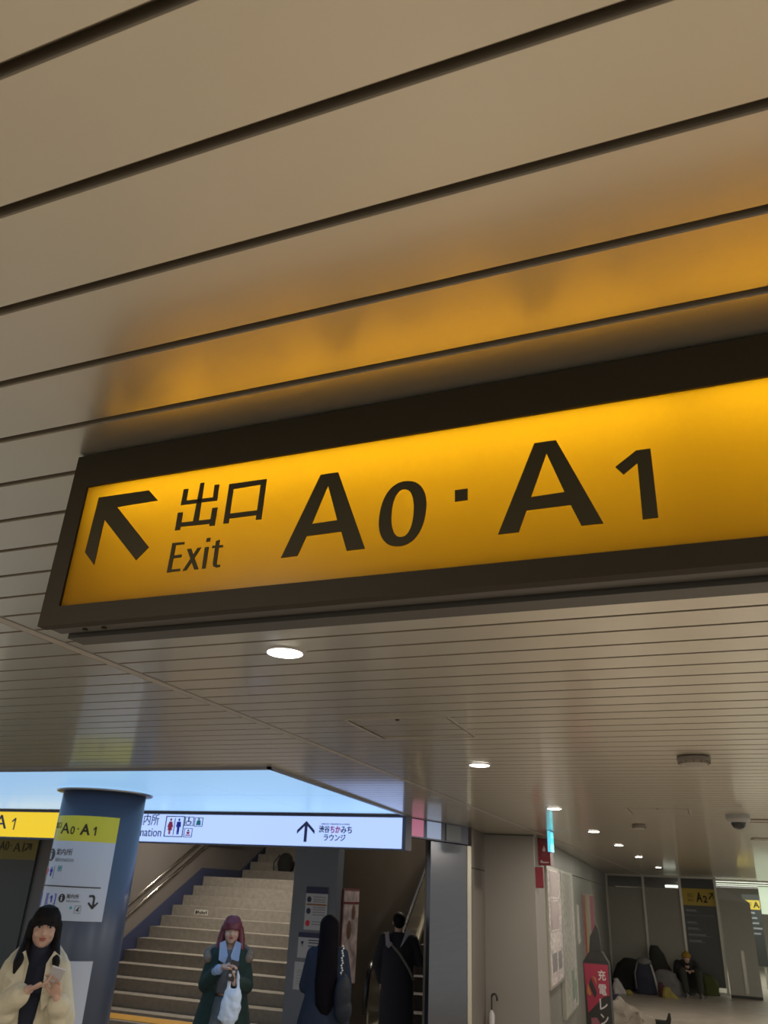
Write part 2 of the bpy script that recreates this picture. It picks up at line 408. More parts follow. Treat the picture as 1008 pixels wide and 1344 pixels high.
# ---- blue-grey pillar between stairs and escalator
bp = MB().box((-5.60, 10.95, 0), (-4.93, 11.15, 3.2)).build('wall_pier', M_bluepil)
tag(bp, 'blue-grey pier with notices between the stairs and the escalator', 'pier', kind='structure')
# ---- stairwell
wall_s = MB().box((-9.2, 10.2, 0), (-9.0, 24, 5.2)).build('wall_stair', M_stairwall); tag(wall_s, 'brown plaster stairwell wall left of the steps', 'wall', kind='structure')
def zst(y): return .55*(y-10.7)+.16
sb = MB()
prof = [(10.5, 0), (10.5, .30), (10.75, .38), (13.8, 2.06), (15.2, 2.06), (19.9, 4.62), (19.9, 0)]
sb.prism([(-9.0, y, z) for y, z in prof], (.03, 0, 0)).build('stringer', M_stringer, wall_s)
st = empty('staircase', (-7.3, 10.7, 0), label='wide stone staircase, dark shade painted under its nosings, climbing behind the left column', cat='staircase', kind='structure')
def step(y, z, dy, x0=-8.96, x1=-5.0, m=M_step):
    s = MB().box((x0, y, z-.16), (x1, y+dy, z)).build('step', M_step, st)
    MB().box((x0+.06, y-.012, z-.012), (x1, y+.03, z+.002)).build('nosing_and_shade', M_nosing_l, s)
    MB().box((x0+.06, y-.006, z-.046), (x1, y+.02, z-.0125)).build('nosing_and_shade', M_nosingshade_escstep, s)  # dark band paints the shade under each nosing
MB().box((-9.0, 10.15, 0), (-5.60, 10.7, .13)).build('step', M_step, st)
MB().box((-9.0, 10.25, .13), (-6.4, 10.62, .136)).build('tactile_strip', M_tact, st)
for k in range(1, 13): step(10.7+(k-1)*.285, .16*k, .30 if k < 12 else 1.45)
for k in range(1, 15): step(15.23+(k-1)*.285, 1.92+.16*k, .30)
MB().box((-8.96, 19.2, 4.0), (-5.0, 24, 4.16)).build('upper_landing', M_step, st)
wr2 = MB().box((-5.0, 11.15, 0), (-4.93, 22, 5.2)).build('wall_escalator', M_bronzewall); tag(wr2, 'brown metallic wall between the stairs and the escalator', 'wall', kind='structure')
hd_ = MB().box((-9.2, 7.30, CE+.0605), (-2.99, 7.44, 5.2)).build('wall_header', M_stairwall); tag(hd_, 'plain wall above the blue-white light-box sign', 'wall', kind='structure')
er = MB().box((-3.0, 9.0, 0), (-2.9, 23.8, 5.2)).build('wall_escalator_right', M_bronzewall); tag(er, 'brown metallic wall on the right of the escalator', 'wall', kind='structure')
bk = MB().box((-9.2, 23.8, 0), (-2.6, 24, 5.2)).build('wall_far', M_stairwall); tag(bk, 'plain wall at the head of the stairs', 'wall', kind='structure')
tc = MB().box((-9.2, 7.3, 5.2), (-2.9, 24, 5.3)).box((-8.995, 7.45, 3.6), (-4.94, 12.6, 3.7)).box((-8.995, 12.6, 3.6), (-4.94, 12.7, 5.2)).build('ceiling_stairwell', M_stairwall); tag(tc, 'high stairwell ceiling with an added lower part to hang the stair lamp', 'ceiling', kind='structure')  # lower ceiling part added to hang the stair lamp closer to the steps
for zo in (0, .17):
    r0 = at(186, 1171, X=-8.92); r1 = at(259, 1108, X=-8.92)
    d = (r1-r0).normalized(); s0 = r0-d*1.6; s1 = r1+d*.45
    hr = empty('handrail', tuple(s0-Vector((0, 0, zo))), label=('upper' if zo == 0 else 'lower')+' polished steel handrail on the brown stairwell wall', cat='handrail')
    o = Vector((0, 0, -zo))
    MB().tube([s0+o, s1+o, s1+o+Vector((0, 1.3, .02))], .021, 10).build('rail', M_rail, hr, smooth=True)
    for t in (.15, .45, .75, .97):
        pnt = s0+(s1-s0)*t+o; MB().tube([pnt, pnt+Vector((0, 0, -.05)), (-9.0, pnt.y, pnt.z-.06)], .008, 6).build('bracket', M_rail, hr)

for i, (x, y, z, pw) in enumerate(((-7.2, 11.9, 3.45, 75), (-7.2, 19.4, 5.15, 30), (-4.0, 14.0, 5.05, 130), (-4.0, 18.6, 5.15, 60))):  # unseen lamps added to brighten the dark steps and escalator
    zc_ = 3.6 if i == 0 else 5.2; o = empty('ceiling_light', (x, y, zc_), label='unseen ceiling light added high over the '+('lower flight of stairs', 'top of the stairs', 'lower escalator', 'upper escalator')[i], cat='light')
    MB().box((x-.6, y-.1, zc_-.06), (x+.6, y+.1, zc_-.0005)).build('housing', M_lens_trim, o); MB().box((x-.58, y-.08, zc_-.07), (x+.58, y+.08, zc_-.06)).build('diffuser', M_lens, o)
    ld = bpy.data.lights.new('added_stairwell_lamp', 'AREA'); ld.shape = 'RECTANGLE'; ld.size = 1.1; ld.size_y = .15; ld.energy = pw; ld.color = (1, .90, .74)
    lo = bpy.data.objects.new('added_stairwell_lamp', ld); COL.objects.link(lo); lo.location = (x, y, zc_-.08)
# ---- left background: dark board wall
lw = MB().box((-9.2, 8.3, 0), (-7.35, 8.5, 2.46)).build('wall_left', M_darkwall); tag(lw, 'brown wall at the left edge behind the yellow sign', 'wall', kind='structure')

# ---- glazed back wall
YB = 22.5
wb = MB().box((-2.75, YB-.03, 0), (-.06, YB+.05, .05)).build('wall_back', M_glassframe); tag(wb, 'glazed partition of pale posts and grey boards across the back', 'partition', kind='structure')
posts = [-2.66, -1.77, -.905, -.10]
for x in posts: MB().box((x-.028, YB-.04, .05), (x+.028, YB+.04, CE-.0005)).build('post', M_glassframe, wb)
MB().box((-2.66, YB-.03, 2.42), (-.10, YB+.03, CE-.001)).build('head_rail', M_glassframe, wb)
for i in range(2): MB().box((posts[i]+.03, YB, .05), (posts[i+1]-.03, YB+.03, 2.17)).build('infill_board', M_board, wb)
for i in range(2): MB().box((posts[i]+.03, YB+.01, 2.18), (posts[i+1]-.03, YB+.02, 2.42)).build('glass_pane', mat('tinted_glass', (.10, .10, .09), .1, spec=.6), wb)
MB().box((posts[1]+.52, YB-.005, 2.20), (posts[2]-.05, YB+.008, 2.255)).build('lamp_strip', M_lampglow, wb)
MB().box((posts[2]+.03, YB-.01, .14), (posts[3]-.03, YB+.03, 2.42)).build('direction_board', M_darkboard, wb)
wf = MB().box((-14, 33.8, 0), (3.6, 34, CE)).build('wall_end', M_board); tag(wf, 'far grey wall beyond the glazed partition', 'wall', kind='structure')
def pmY(x0, y0, x1, y1, Y, n=(0, -1, 0), th=.004):    # box in photo points -> patch on the plane Y
    bl, br, tl, tr = at(x0, y1, Y=Y), at(x1, y1, Y=Y), at(x0, y0, Y=Y), at(x1, y0, Y=Y)
    xa = (bl.x+tl.x)/2; xb = (br.x+tr.x)/2; za = (bl.z+br.z)/2; zb = (tl.z+tr.z)/2
    return plane_map((xa, Y, za), (xb, Y, za), (xa, Y, zb), n, th)
Yd = YB-.011
xa, xb = posts[2]+.03, posts[3]-.03
bm_ = plane_map((xa, Yd, 1.83), (xb, Yd, 1.83), (xa, Yd, 2.20), (0, -1, 0), .006)
board = put_polys([rect(0, 0, 1, 1)], bm_, M_mustard, wb, 'yellow_band')
bm2 = plane_map((xa, Yd-.006, 1.83), (xb, Yd-.006, 1.83), (xa, Yd-.006, 2.20), (0, -1, 0), .004)
def sub(mp, u0, v0, u1, v1): return lambda u, v, t: mp(u0+(u1-u0)*u, v0+(v1-v0)*v, t)
put_text('A', sub(bm2, .42, .20, .61, .80), M_ink, wb, bold=.04); put_text('2', sub(bm2, .63, .18, .76, .60), M_ink, wb, bold=.04)
put_text('出口', sub(bm2, .16, .48, .34, .72), M_ink, wb)
put_text('Exit', sub(bm2, .16, .24, .34, .38), M_ink, wb)
put_polys([[(.0, 0), (.16, 0), (.84, .68), (.84, .15), (1, .15), (1, 1), (.15, 1), (.15, .84), (.68, .84), (0, .16)]], sub(bm2, .80, .38, .95, .78), M_ink, wb, 'arrow')
zz = 1.74
for wdt, n2 in ((.40, 'a'), (0, ''), (.36, ''), (.42, ''), (.66, ''), (.48, '')):
    if wdt:
        b3 = plane_map((xa, Yd, zz-.05), (xb, Yd, zz-.05), (xa, Yd, zz), (0, -1, 0), .003)
        put_polys([rect(.06, .35, .06+wdt*.8, 1), rect(.06, 0, .06+wdt, .18)], b3, M_grey, wb, 'text_line')
    else:
        b3 = plane_map((xa, Yd, zz), (xb, Yd, zz), (xa, Yd, zz+.008), (0, -1, 0), .003); put_polys([rect(.05, 0, .9, 1)], b3, M_grey, wb, 'rule_line')
    zz -= .13
# ---- ticket hall screen with sloping top, second board and bright hall beyond
bo = empty('screen_wall', (.28, 22, 0), label='grey sloping-topped screen right of the A2 direction board', cat='screen')
MB().prism([(-.05, 22.0, .06), (.61, 22.0, .06), (.61, 22.0, 1.93), (-.05, 22.0, 2.0)], (0, .25, 0)).build('front_panel', M_board, bo)
MB().prism([(-.05, 22.01, 2.0), (.61, 22.01, 1.93), (.56, 22.01, 1.97), (-.02, 22.01, 2.26)], (0, .20, 0)).build('sloping_panel', mat('grey_board_light', (.42, .41, .38), .5), bo)
MB().box((.27, 21.985, .10), (.34, 22.0, .95)).build('vertical_bar', M_glassframe, bo)
MB().box((-.05, 22.02, 0), (.61, 22.22, .06)).build('plinth', M_joint, bo)
bd = empty('direction_board', (.72, 25.0, 0), label='second dark direction board with yellow band at the right edge', cat='sign')
MB().box((.52, 25, .5), (.93, 25.05, 2.15)).build('board', M_darkboard, bd)
dm = plane_map((.52, 24.998, 1.80), (.93, 24.998, 1.80), (.52, 24.998, 2.02), (0, -1, 0), .006)
put_polys([rect(0, 0, 1, 1)], dm, M_mustard, bd, 'yellow_band')
dm2 = plane_map((.52, 24.99, 1.80), (.93, 24.99, 1.80), (.52, 24.99, 2.02), (0, -1, 0), .004)
put_text('A', sub(dm2, .60, .2, .97, .85), M_ink, bd, bold=.03); put_text('出口', sub(dm2, .25, .4, .50, .8), M_ink, bd)
for i, wdt in enumerate((.3, .36, .4, .5, .42)):
    b3 = plane_map((.55, 24.998, 1.70-.12*i), (.93, 24.998, 1.70-.12*i), (.55, 24.998, 1.74-.12*i), (0, -1, 0), .003); put_polys([rect(.08, 0, .1+wdt*1.7, 1)], b3, M_grey, bd, 'text_line')
MB().box((.60, 25.01, 0), (.66, 25.04, .5)).build('leg', M_glassframe, bd); MB().box((.82, 25.01, 0), (.88, 25.04, .5)).build('leg', M_glassframe, bd)
for i, (y, z0) in enumerate(((24.2, 0), (26.6, 0), (28.8, 0))):
    hl = empty('ceiling_light', (1.0, y, CE), label='bright linear ceiling light beyond the partition, '+('nearest', 'second', 'farthest')[i]+' of three', cat='light')
    MB().box((-.2, y-.05, CE-.035), (2.6, y+.05, CE-.0005)).build('housing', M_lens_trim, hl)
    MB().box((-.18, y-.04, CE-.045), (2.58, y+.04, CE-.035)).build('diffuser', M_lampglow, hl)
    ld = bpy.data.lights.new('hall_lamp', 'AREA'); ld.shape = 'RECTANGLE'; ld.size = 2.6; ld.size_y = .08; ld.energy = 45; ld.color = (.95, 1, .85)
    lo = bpy.data.objects.new('hall_lamp', ld); COL.objects.link(lo); lo.location = (1.2, y, CE-.05); lo.parent = None
lit = MB().box((.97, 25.5, 1.7), (2.6, 25.58, 2.36)).build('light_box', mat('bright_board', (.2, .2, .2), emit=.7, ecol=(.75, .9, .62))); tag(lit, 'bright greenish-white lit panel at the far right edge', 'light box')

# ================================================================ THE BIG HANGING SIGN
YS = .858
XR = 1.15
sg = empty('exit_sign', (0.1, YS+.05, 2.17), label='large amber illuminated exit sign hung under the ceiling in the foreground', cat='sign')
x0, x1, zb, zt = -.895, XR, 2.168, CE-.004
ix0, izb, izt = -.863, 2.197, 2.397
f1 = MB()
for a, b in (((x0, YS-.006, zb), (ix0, YS+.012, zt)), ((ix0, YS-.006, zb), (x1, YS+.012, izb)), ((ix0, YS-.006, izt), (x1, YS+.012, zt)), ((x1, YS-.006, zb), (x1+.03, YS+.012, zt))): f1.box(a, b)
f1.build('front_frame', M_frame, sg)
cs = MB()
cs.box((x0+.004, YS+.012, zb+.002), (x1+.026, YS+.040, zb+.010))       # bottom, first rebate
cs.box((x0+.012, YS+.046, zb-.004), (x1+.02, YS+.082, zb+.010))        # bottom, second rebate
cs.box((x0+.02, YS+.038, zb+.008), (x1+.02, YS+.048, zb+.014))
cs.box((x0+.006, YS+.012, zb+.010), (x0+.012, YS+.078, zt)); cs.box((x1+.018, YS+.012, zb+.010), (x1+.024, YS+.078, zt))
cs.box((x0+.006, YS+.076, zb+.010), (x1+.024, YS+.082, zt)); cs.box((x0+.006, YS+.012, zt-.006), (x1+.024, YS+.078, zt))
cs.build('housing', M_frame2, sg)
li = MB()                                                                # white lining inside the box
li.box((x0+.013, YS+.070, zb+.015), (x1+.016, YS+.0755, zt-.007)); li.box((x0+.013, YS+.014, zt-.011), (x1+.016, YS+.070, zt-.007)); li.box((x0+.013, YS+.014, zb+.011), (x1+.016, YS+.070, zb+.014))
li.box((x0+.013, YS+.014, zb+.015), (x0+.016, YS+.070, zt-.011))
li.build('lining', M_white_in, sg)
for xs_, xe_ in ((-.83, .02), (.05, 1.12)): MB().tube([(xs_, YS+.050, 2.388), (xe_, YS+.050, 2.388)], .009, 10).build('lamp_tube', M_tube, sg, smooth=True)
for xs_, xe_ in ((-.80, .02), (.05, 1.12)): MB().tube([(xs_, YS+.055, 2.27), (xe_, YS+.055, 2.27)], .003, 8).build('lamp_tube', M_tube2, sg, smooth=True)
MB().box((ix0, YS-.002, izb), (x1, YS+.001, izt)).build('amber_panel', M_amber, sg)
for x in (-.835, -.80, .3): MB().lathe([(.004, -.002), (.004, .0)], (x, YS+.027, zb+.002), 8).build('screw', M_frame, sg)
FY = YS-.003
inv = sg.matrix_world.inverted()
def glyph(name, polys, ox, oy, sc):
    b = MB()
    for i_, P in enumerate(polys):
        V = [at(ox+x/sc, oy+y/sc, Y=FY)+Vector((0, -.0003*(i_ % 2) if len(polys) < 20 else 0, 0)) for x, y in P]; n = len(V)
        b.add(V+[v+Vector((0, -.0012, 0)) for v in V], [tuple(range(n)), tuple(reversed(range(n, 2*n)))]+[(i, (i+1) % n, (i+1) % n+n, i+n) for i in range(n)])
    b.build(name, M_ink, sg)
glyph('arrow', [[(525,215),(790,177),(837,230),(622,265),(555,332)], [(622,265),(790,478),(722,547),(555,332)], [(525,215),(555,332),(499,572),(452,505)]], 0, 600, 4.032)
glyph('kanji_exit', [[(356,137),(384,133),(342,412),(301,418)], [(234,183),(268,179),(247,294),(212,299)], [(250,266),(482,237),(477,264),(214,299)], [(461,151),(495,147),(477,264),(445,266)],
    [(190,355),(227,351),(204,480),(168,484)], [(212,428),(462,399),(458,432),(207,458)], [(443,320),(481,316),(460,448),(421,452)]], 200, 610, 5.6)
glyph('kanji_mouth', [[(568,145),(603,140),(562,430),(523,434)], [(563,187),(568,145),(842,107),(837,141)], [(803,113),(842,107),(803,402),(762,406)], [(570,362),(775,337),(770,372),(565,398)]], 200, 610, 5.6)
glyph('exit_word', [[(150,578),(178,575),(138,790),(108,794)], [(150,578),(240,570),(237,586),(147,596)], [(162,669),(218,661),(215,681),(158,689)], [(113,775),(208,766),(205,782),(110,793)],
    [(257,622),(287,618),(340,768),(310,772)], [(335,614),(362,610),(252,777),(225,781)], [(388,609),(417,605),(392,762),(366,766)], [(403,543),(430,538),(426,565),(398,569)],
    [(470,562),(498,553),(474,725),(478,738),(499,736),(497,752),(470,757),(450,748),(446,730)], [(445,598),(522,592),(519,608),(441,614)]], 200, 610, 5.6)
glyph('letter_a', [[(35,514),(237,92),(280,85),(275,145),(193,341),(165,403),(119,503)], [(280,85),(327,79),(463,467),(370,478),(342,380),(322,322),(275,145)], [(193,341),(322,322),(342,380),(165,403)]], 360, 600, 3.877)
def ell(cx, cy, a, b, s, n=40, e=2.25):
    R_ = []
    for k in range(n):
        t = 2*PI*k/n; ct, st_ = math.cos(t), math.sin(t)
        px_, py_ = math.copysign(abs(ct)**(2/e), ct), math.copysign(abs(st_)**(2/e), st_)
        R_.append((cx+a*px_+s*py_, cy-b*py_-.02*a*px_))
    return R_
eo, ei = ell(654, 289, 117, 166, 26), ell(654, 286, 56, 122, 9)
glyph('digit_zero', [[eo[k], eo[(k+1) % 40], ei[(k+1) % 40], ei[k]] for k in range(40)], 360, 600, 3.877)
glyph('middle_dot', [[(920,170),(985,161),(985,219),(920,228)]], 360, 600, 3.877)
glyph('letter_a', [[(58,596),(258,93),(318,85),(325,150),(240,390),(215,463),(173,583)], [(318,85),(378,77),(640,535),(518,548),(458,433),(424,362),(325,150)], [(240,390),(424,362),(458,433),(215,463)]], 640, 560, 4.2)
glyph('digit_one', [[(820,133),(898,122),(942,502),(855,513),(826,203)], [(820,133),(826,203),(750,267),(704,225)]], 640, 560, 4.2)

# ================================================================ CEILING FIXTURES
names = ['nearest the amber sign, largest', 'second from the amber sign', 'third, above the cyan lit sign', 'fourth, right of the cyan lit sign', 'fifth of the row', 'sixth of the row', 'last and smallest of the row']
dl = [(-1.113, 1.995), (-1.109, 4.206), (-1.109, 6.427), (-1.109, 8.648), (-1.09, 10.75), (-1.09, 13.5), (-1.05, 17.3)]
extra = [(-1.109, -.3), (1.2, -.3), (1.2, 1.995), (1.2, 4.2), (1.2, 6.43), (1.2, 8.65), (1.2, 10.8), (1.2, 13.5), (1.2, 17.3), (-3.3, 1.2), (-5.6, 1.2), (-8.0, 1.6)]
def downlight(x, y, label, group='round downlights'):
    o = empty('downlight', (x, y, CE), label=label, cat='downlight', group=group)
    MB().lathe([(.0545, 0), (.0595, 0), (.0585, -.004), (.0545, -.005)], (x, y, CE), 32).build('trim_ring', M_lens_trim, o)
    MB().lathe([(.052, .004), (.052, -.006), (.046, -.0075)], (x, y, CE), 32).build('lens', M_lens, o)
    ld = bpy.data.lights.new('downlight_lamp', 'AREA'); ld.shape = 'DISK'; ld.size = .1; ld.energy = DOWNLIGHT_W; ld.color = (1, .90, .76)
    lo = bpy.data.objects.new('downlight_lamp', ld); COL.objects.link(lo); lo.location = (x, y, CE-.012)
for (x, y), n in zip(dl, names): downlight(x, y, 'round downlight in the receding row, '+n)
for x, y in extra: downlight(x, y, 'round downlight outside the photograph frame', 'downlights out of frame')

def hatch(xa, ya, xb, yb, label):
    o = empty('ceiling_hatch', ((xa+xb)/2, (ya+yb)/2, CE), label=label, cat='hatch', group='ceiling hatches'); w = .012
    f = MB(); f.box((xa, ya, CE-.003), (xb, ya+w, CE)); f.box((xa, yb-w, CE-.003), (xb, yb, CE)); f.box((xa, ya+w, CE-.003), (xa+w, yb-w, CE)); f.box((xb-w, ya+w, CE-.003), (xb, yb-w, CE))
    f.build('hatch_frame', M_trim, o)
    g = MB(); w2 = .018
    g.box((xa+w+.002, ya+w+.002, CE-.002), (xb-w-.002, ya+w+.006, CE-.0002)); g.box((xb-w-.006, ya+w, CE-.002), (xb-w-.002, yb-w, CE-.0002)); g.box((xa+w+.002, ya+w, CE-.002), (xa+w+.006, yb-w, CE-.0002))
    g.build('painted_gap_shade', M_frame, o)  # dark strips paint the shade inside the hatch gap
    MB().lathe([(.009, 0), (.009, -.004)], ((xa+xb)/2, ya+.035, CE), 12).build('latch', M_frame, o)
hatch(-1.355, 2.965, -.905, 3.415, 'square access hatch in the planks beside the first two downlights')
hatch(-.58, 6.35, -.13, 6.80, 'far access hatch in the planks left of the dome camera')
def detector(x, y, r, label):
    o = empty('smoke_detector', (x, y, CE), label=label, cat='detector')
    MB().lathe([(r*.92, 0), (r, -.006), (r*.98, -.022), (r*.86, -.024)], (x, y, CE), 28).build('base', mat('detector_base', (.23, .19, .15), .5), o, smooth=False)
    MB().lathe([(r*.80, -.022), (r*.80, -.034), (r*.5, -.042), (.01, -.043)], (x, y, CE), 28).build('cap', mat('detector_cap', (.38, .34, .29), .5), o)
    for k in range(12):
        a = 2*PI*k/12; MB().box((x+r*.90*math.cos(a)-.004, y+r*.90*math.sin(a)-.004, CE-.034), (x+r*.90*math.cos(a)+.004, y+r*.90*math.sin(a)+.004, CE-.023)).build('rib', M_gap, o)
detector(-.041, 4.03, .075, 'round brown grille detector on the ceiling at the right')
detector(-.60, 7.75, .06, 'small far round detector right of the cyan lit sign')
dc = empty('dome_camera', (.19, 6.8, CE), label='white dome security camera with dark lens under the ceiling', cat='camera')
MB().lathe([(.085, 0), (.085, -.03), (.075, -.05), (.06, -.052)], (.19, 6.8, CE), 24).build('housing', mat('camera_white', (.42, .40, .36), .4), dc)
MB().ball((.19, 6.8, CE-.052), (.055, .055, .05), 18).build('dome', mat('smoked_dome', (.03, .028, .025), .12), dc, smooth=True)
for i, (x, y) in enumerate(((999, 1077), (1003, 1101))):
    P = at(x, y, Z=CE); o = empty('square_light', tuple(P), label='square recessed ceiling fitting at the right edge, '+('nearer' if i == 0 else 'farther'), cat='light', group='square fittings')
    s = .12; f = MB()
    f.box((P.x-s, P.y-s, CE-.006), (P.x+s, P.y-s+.03, CE)); f.box((P.x-s, P.y+s-.03, CE-.006), (P.x+s, P.y+s, CE)); f.box((P.x-s, P.y-s+.03, CE-.006), (P.x-s+.03, P.y+s-.03, CE)); f.box((P.x+s-.03, P.y-s+.03, CE-.006), (P.x+s, P.y+s-.03, CE))
    f.build('frame', M_gap, o); MB().box((P.x-s+.03, P.y-s+.03, CE-.003), (P.x+s-.03, P.y+s-.03, CE)).build('lens', M_trim, o)

# ================================================================ LUMINOUS CEILING
lc = empty('luminous_ceiling', (-5.8, 5.7, CE), label='wide pale blue luminous ceiling panel over the left column', cat='ceiling light')
XF = -10.5
def xed(y): return XLIT0+(XLIT1-XLIT0)*(y-YLIT0)/(YLIT1-YLIT0)
yr = [YLIT0, 5.68, YLIT1]; xcs = [XF, -9.2, -7.75, -6.3, -4.85, -3.4]
for i in range(2):
    ya, yb = yr[i]+.012, yr[i+1]-.012
    for j in range(len(xcs)):
        xa = xcs[j]+.004
        if j < len(xcs)-1: q4 = [(xa, ya), (xcs[j+1]-.004, ya), (xcs[j+1]-.004, yb), (xa, yb)]
        else: q4 = [(xa, ya), (xed(ya), ya), (xed(yb), yb), (xa, yb)]
        MB().prism([(x, y, CE+.002) for x, y in q4], (0, 0, .012)).build('luminous_pane', M_pane, lc)
f = MB()
f.box((XF, YLIT0-.045, CE-.012), (xed(YLIT0)+.03, YLIT0, CE+.016))
f.prism([(xed(YLIT0), YLIT0-.045, CE-.012), (xed(YLIT0)+.035, YLIT0-.045, CE-.012), (xed(YLIT1)+.035, YLIT1, CE-.012), (xed(YLIT1), YLIT1, CE-.012)], (0, 0, .028))
f.build('frame', M_paneframe, lc)
# ================================================================ BLUE-WHITE AND YELLOW LIGHT-BOX SIGNS
YW = 7.15
zb2, zt2 = 2.175, 2.435
ws = empty('lightbox_sign', (-4.3, YW, 2.17), label='long blue-white illuminated information sign above the stairs', cat='sign')
xm = -6.10
MB().box((xm, YW+.005, 2.165), (-2.565, YW+.14, CE-.002)).build('case', M_signcase, ws)
for xa, xb in ((xm+.01, -4.93), (-4.925, -4.42), (-4.415, -3.0), (-2.995, -2.60)):
    MB().box((xa, YW-.008, zb2), (xb, YW+.006, zt2)).build('lit_face', M_wsign, ws)
fr = MB(); fr.box((xm, YW-.02, zt2), (-2.565, YW+.006, CE-.002)); fr.box((xm, YW-.016, 2.162), (-2.565, YW+.006, zb2)); fr.box((-2.60, YW-.02, zb2), (-2.565, YW+.006, zt2)); fr.build('frame', M_signcase, ws)
YT = YW-.010
def W(x0, y0, x1, y1): return pmY(x0, y0, x1, y1, YT, th=.004)
put_text('案内所', W(178, 1068, 209, 1083), M_navyink, ws); put_text('Information', W(160, 1086, 212, 1097.5), M_navyink, ws)
tb = W(216.7, 1071, 241.3, 1098.5)
def frame_polys(w=.05, h=None):
    h = h or w; return [rect(0, 0, 1, h), rect(0, 1-h, 1, 1), rect(0, h, w, 1-h), rect(1-w, h, 1, 1-h)]
put_polys(frame_polys(.04), tb, M_navyink, ws, 'icon_border')
put_polys(WOMAN, sub(tb, .08, .12, .48, .90), M_red, ws, 'toilet_icon'); put_polys(MAN, sub(tb, .52, .12, .92, .90), M_blue, ws, 'toilet_icon'); put_polys([rect(.48, .1, .51, .9)], tb, M_navyink, ws, 'icon_bar')
for bx, col, pol in (((242.8, 1072, 254.5, 1084), M_navyink, [disc(.42, .84, .10, .09, 10), rect(.36, .45, .48, .75), rect(.36, .42, .72, .52), rect(.64, .15, .74, .5), *[[(.4+.28*math.cos(a), .32+.24*math.sin(a)), (.4+.28*math.cos(a+.5), .32+.24*math.sin(a+.5)), (.4+.20*math.cos(a+.5), .32+.17*math.sin(a+.5)), (.4+.20*math.cos(a), .32+.17*math.sin(a))] for a in [1.8+.5*k for k in range(8)]]]),
                     ((255.4, 1073, 266.3, 1085), M_teal, [disc(.5, .82, .12, .1, 10), [(.3, .7), (.7, .7), (.78, .15), (.22, .15)]]),
                     ((241.5, 1087, 252.3, 1099), M_red, [disc(.5, .74, .12, .1, 10), [(.3, .6), (.7, .6), (.62, .35), (.38, .35)], rect(.2, .18, .8, .28)])):
    t = W(*bx); put_polys(frame_polys(.06), t, M_navyink, ws, 'icon_border'); put_polys(pol, t, col, ws, 'facility_icon')
put_polys(ARROW_UP, W(390, 1077.5, 413, 1105), M_navyink, ws, 'arrow')
put_text('渋谷', W(418.6, 1083.5, 433, 1093), M_navyink, ws, bold=.02); put_text('ちか', W(433.6, 1084, 447, 1093.3), M_pink, ws, bold=.03); put_text('みち', W(447.6, 1084.5, 462, 1094), M_navyink, ws, bold=.02)
put_text('ラウンジ', W(425, 1095, 453.5, 1103.8), M_navyink, ws, bold=.02); put_text('SHIBUYA CHIKAMICHI LOUNGE', W(422, 1080.8, 459, 1082.6), M_navyink, ws)
yz = empty('lightbox_sign', (-8, YW, 2.17), label='bright yellow illuminated exit sign at the left edge', cat='sign')
MB().box((-10.4, YW+.005, 2.165), (xm-.01, YW+.14, CE-.002)).build('case', M_signcase, yz)
for xa, xb in ((-10.38, -6.93), (-6.925, xm-.02)): MB().box((xa, YW-.008, zb2+.006), (xb, YW+.006, zt2)).build('lit_face', M_ysign, yz)
fr = MB(); fr.box((-10.4, YW-.02, zt2), (xm-.01, YW+.006, CE-.002)); fr.box((-10.4, YW-.016, 2.162), (xm-.01, YW+.006, zb2+.006)); fr.build('frame', M_signcase, yz)
put_polys([[(.60, 1), (.85, 1), (.85, 0), (.62, 0), (.62, .80), (.12, .62), (.05, .74)]], W(15.0, 1073.5, 21, 1089), M_navyink, yz, 'digit_one'); put_text('A', W(-8, 1069.5, 10, 1087.5), M_navyink, yz)
put_text('出口', W(-95, 1066, -72, 1076), M_navyink, yz); put_text('A0', W(-65, 1067, -35, 1085), M_navyink, yz); put_text('·', W(-26, 1075, -23, 1078), M_navyink, yz)

# dark direction board on the left wall
db = empty('direction_board', (-8.0, 8.28, 1.3), label='dark wall board with dim yellow A0 A1 band under the yellow sign', cat='sign')
YD = 8.27; e1 = at(44, 1150, Y=YD)
MB().box((-9.1, YD, .25), (-7.80, 8.295, 2.36)).build('board', M_darkboard, db)
zt_ = at(20, 1098, Y=YD-.01).z; zb_ = at(20, 1128, Y=YD-.01).z
put_polys([rect(0, 0, 1, 1)], plane_map((-9.1, YD, zb_), (-7.80, YD, zb_), (-9.1, YD, zt_+.05), (0, -1, 0), .006), mat('dim_yellow', (.20, .155, .02), .5), db, 'yellow_band')
for s_, bx in (('A0', (0, 1104, 12, 1116)), ('·', (14, 1109, 15.5, 1111)), ('A1', (18, 1106, 31.5, 1118))): put_text(s_, pmY(*bx, YD-.006), M_ink, db)
put_polys([[(.0, 0), (.16, 0), (.80, .66), (.80, .15), (1, .15), (1, 1), (.15, 1), (.15, .80), (.66, .80), (0, .16)]], pmY(33, 1107, 41.5, 1117, YD-.006), M_ink, db, 'arrow')

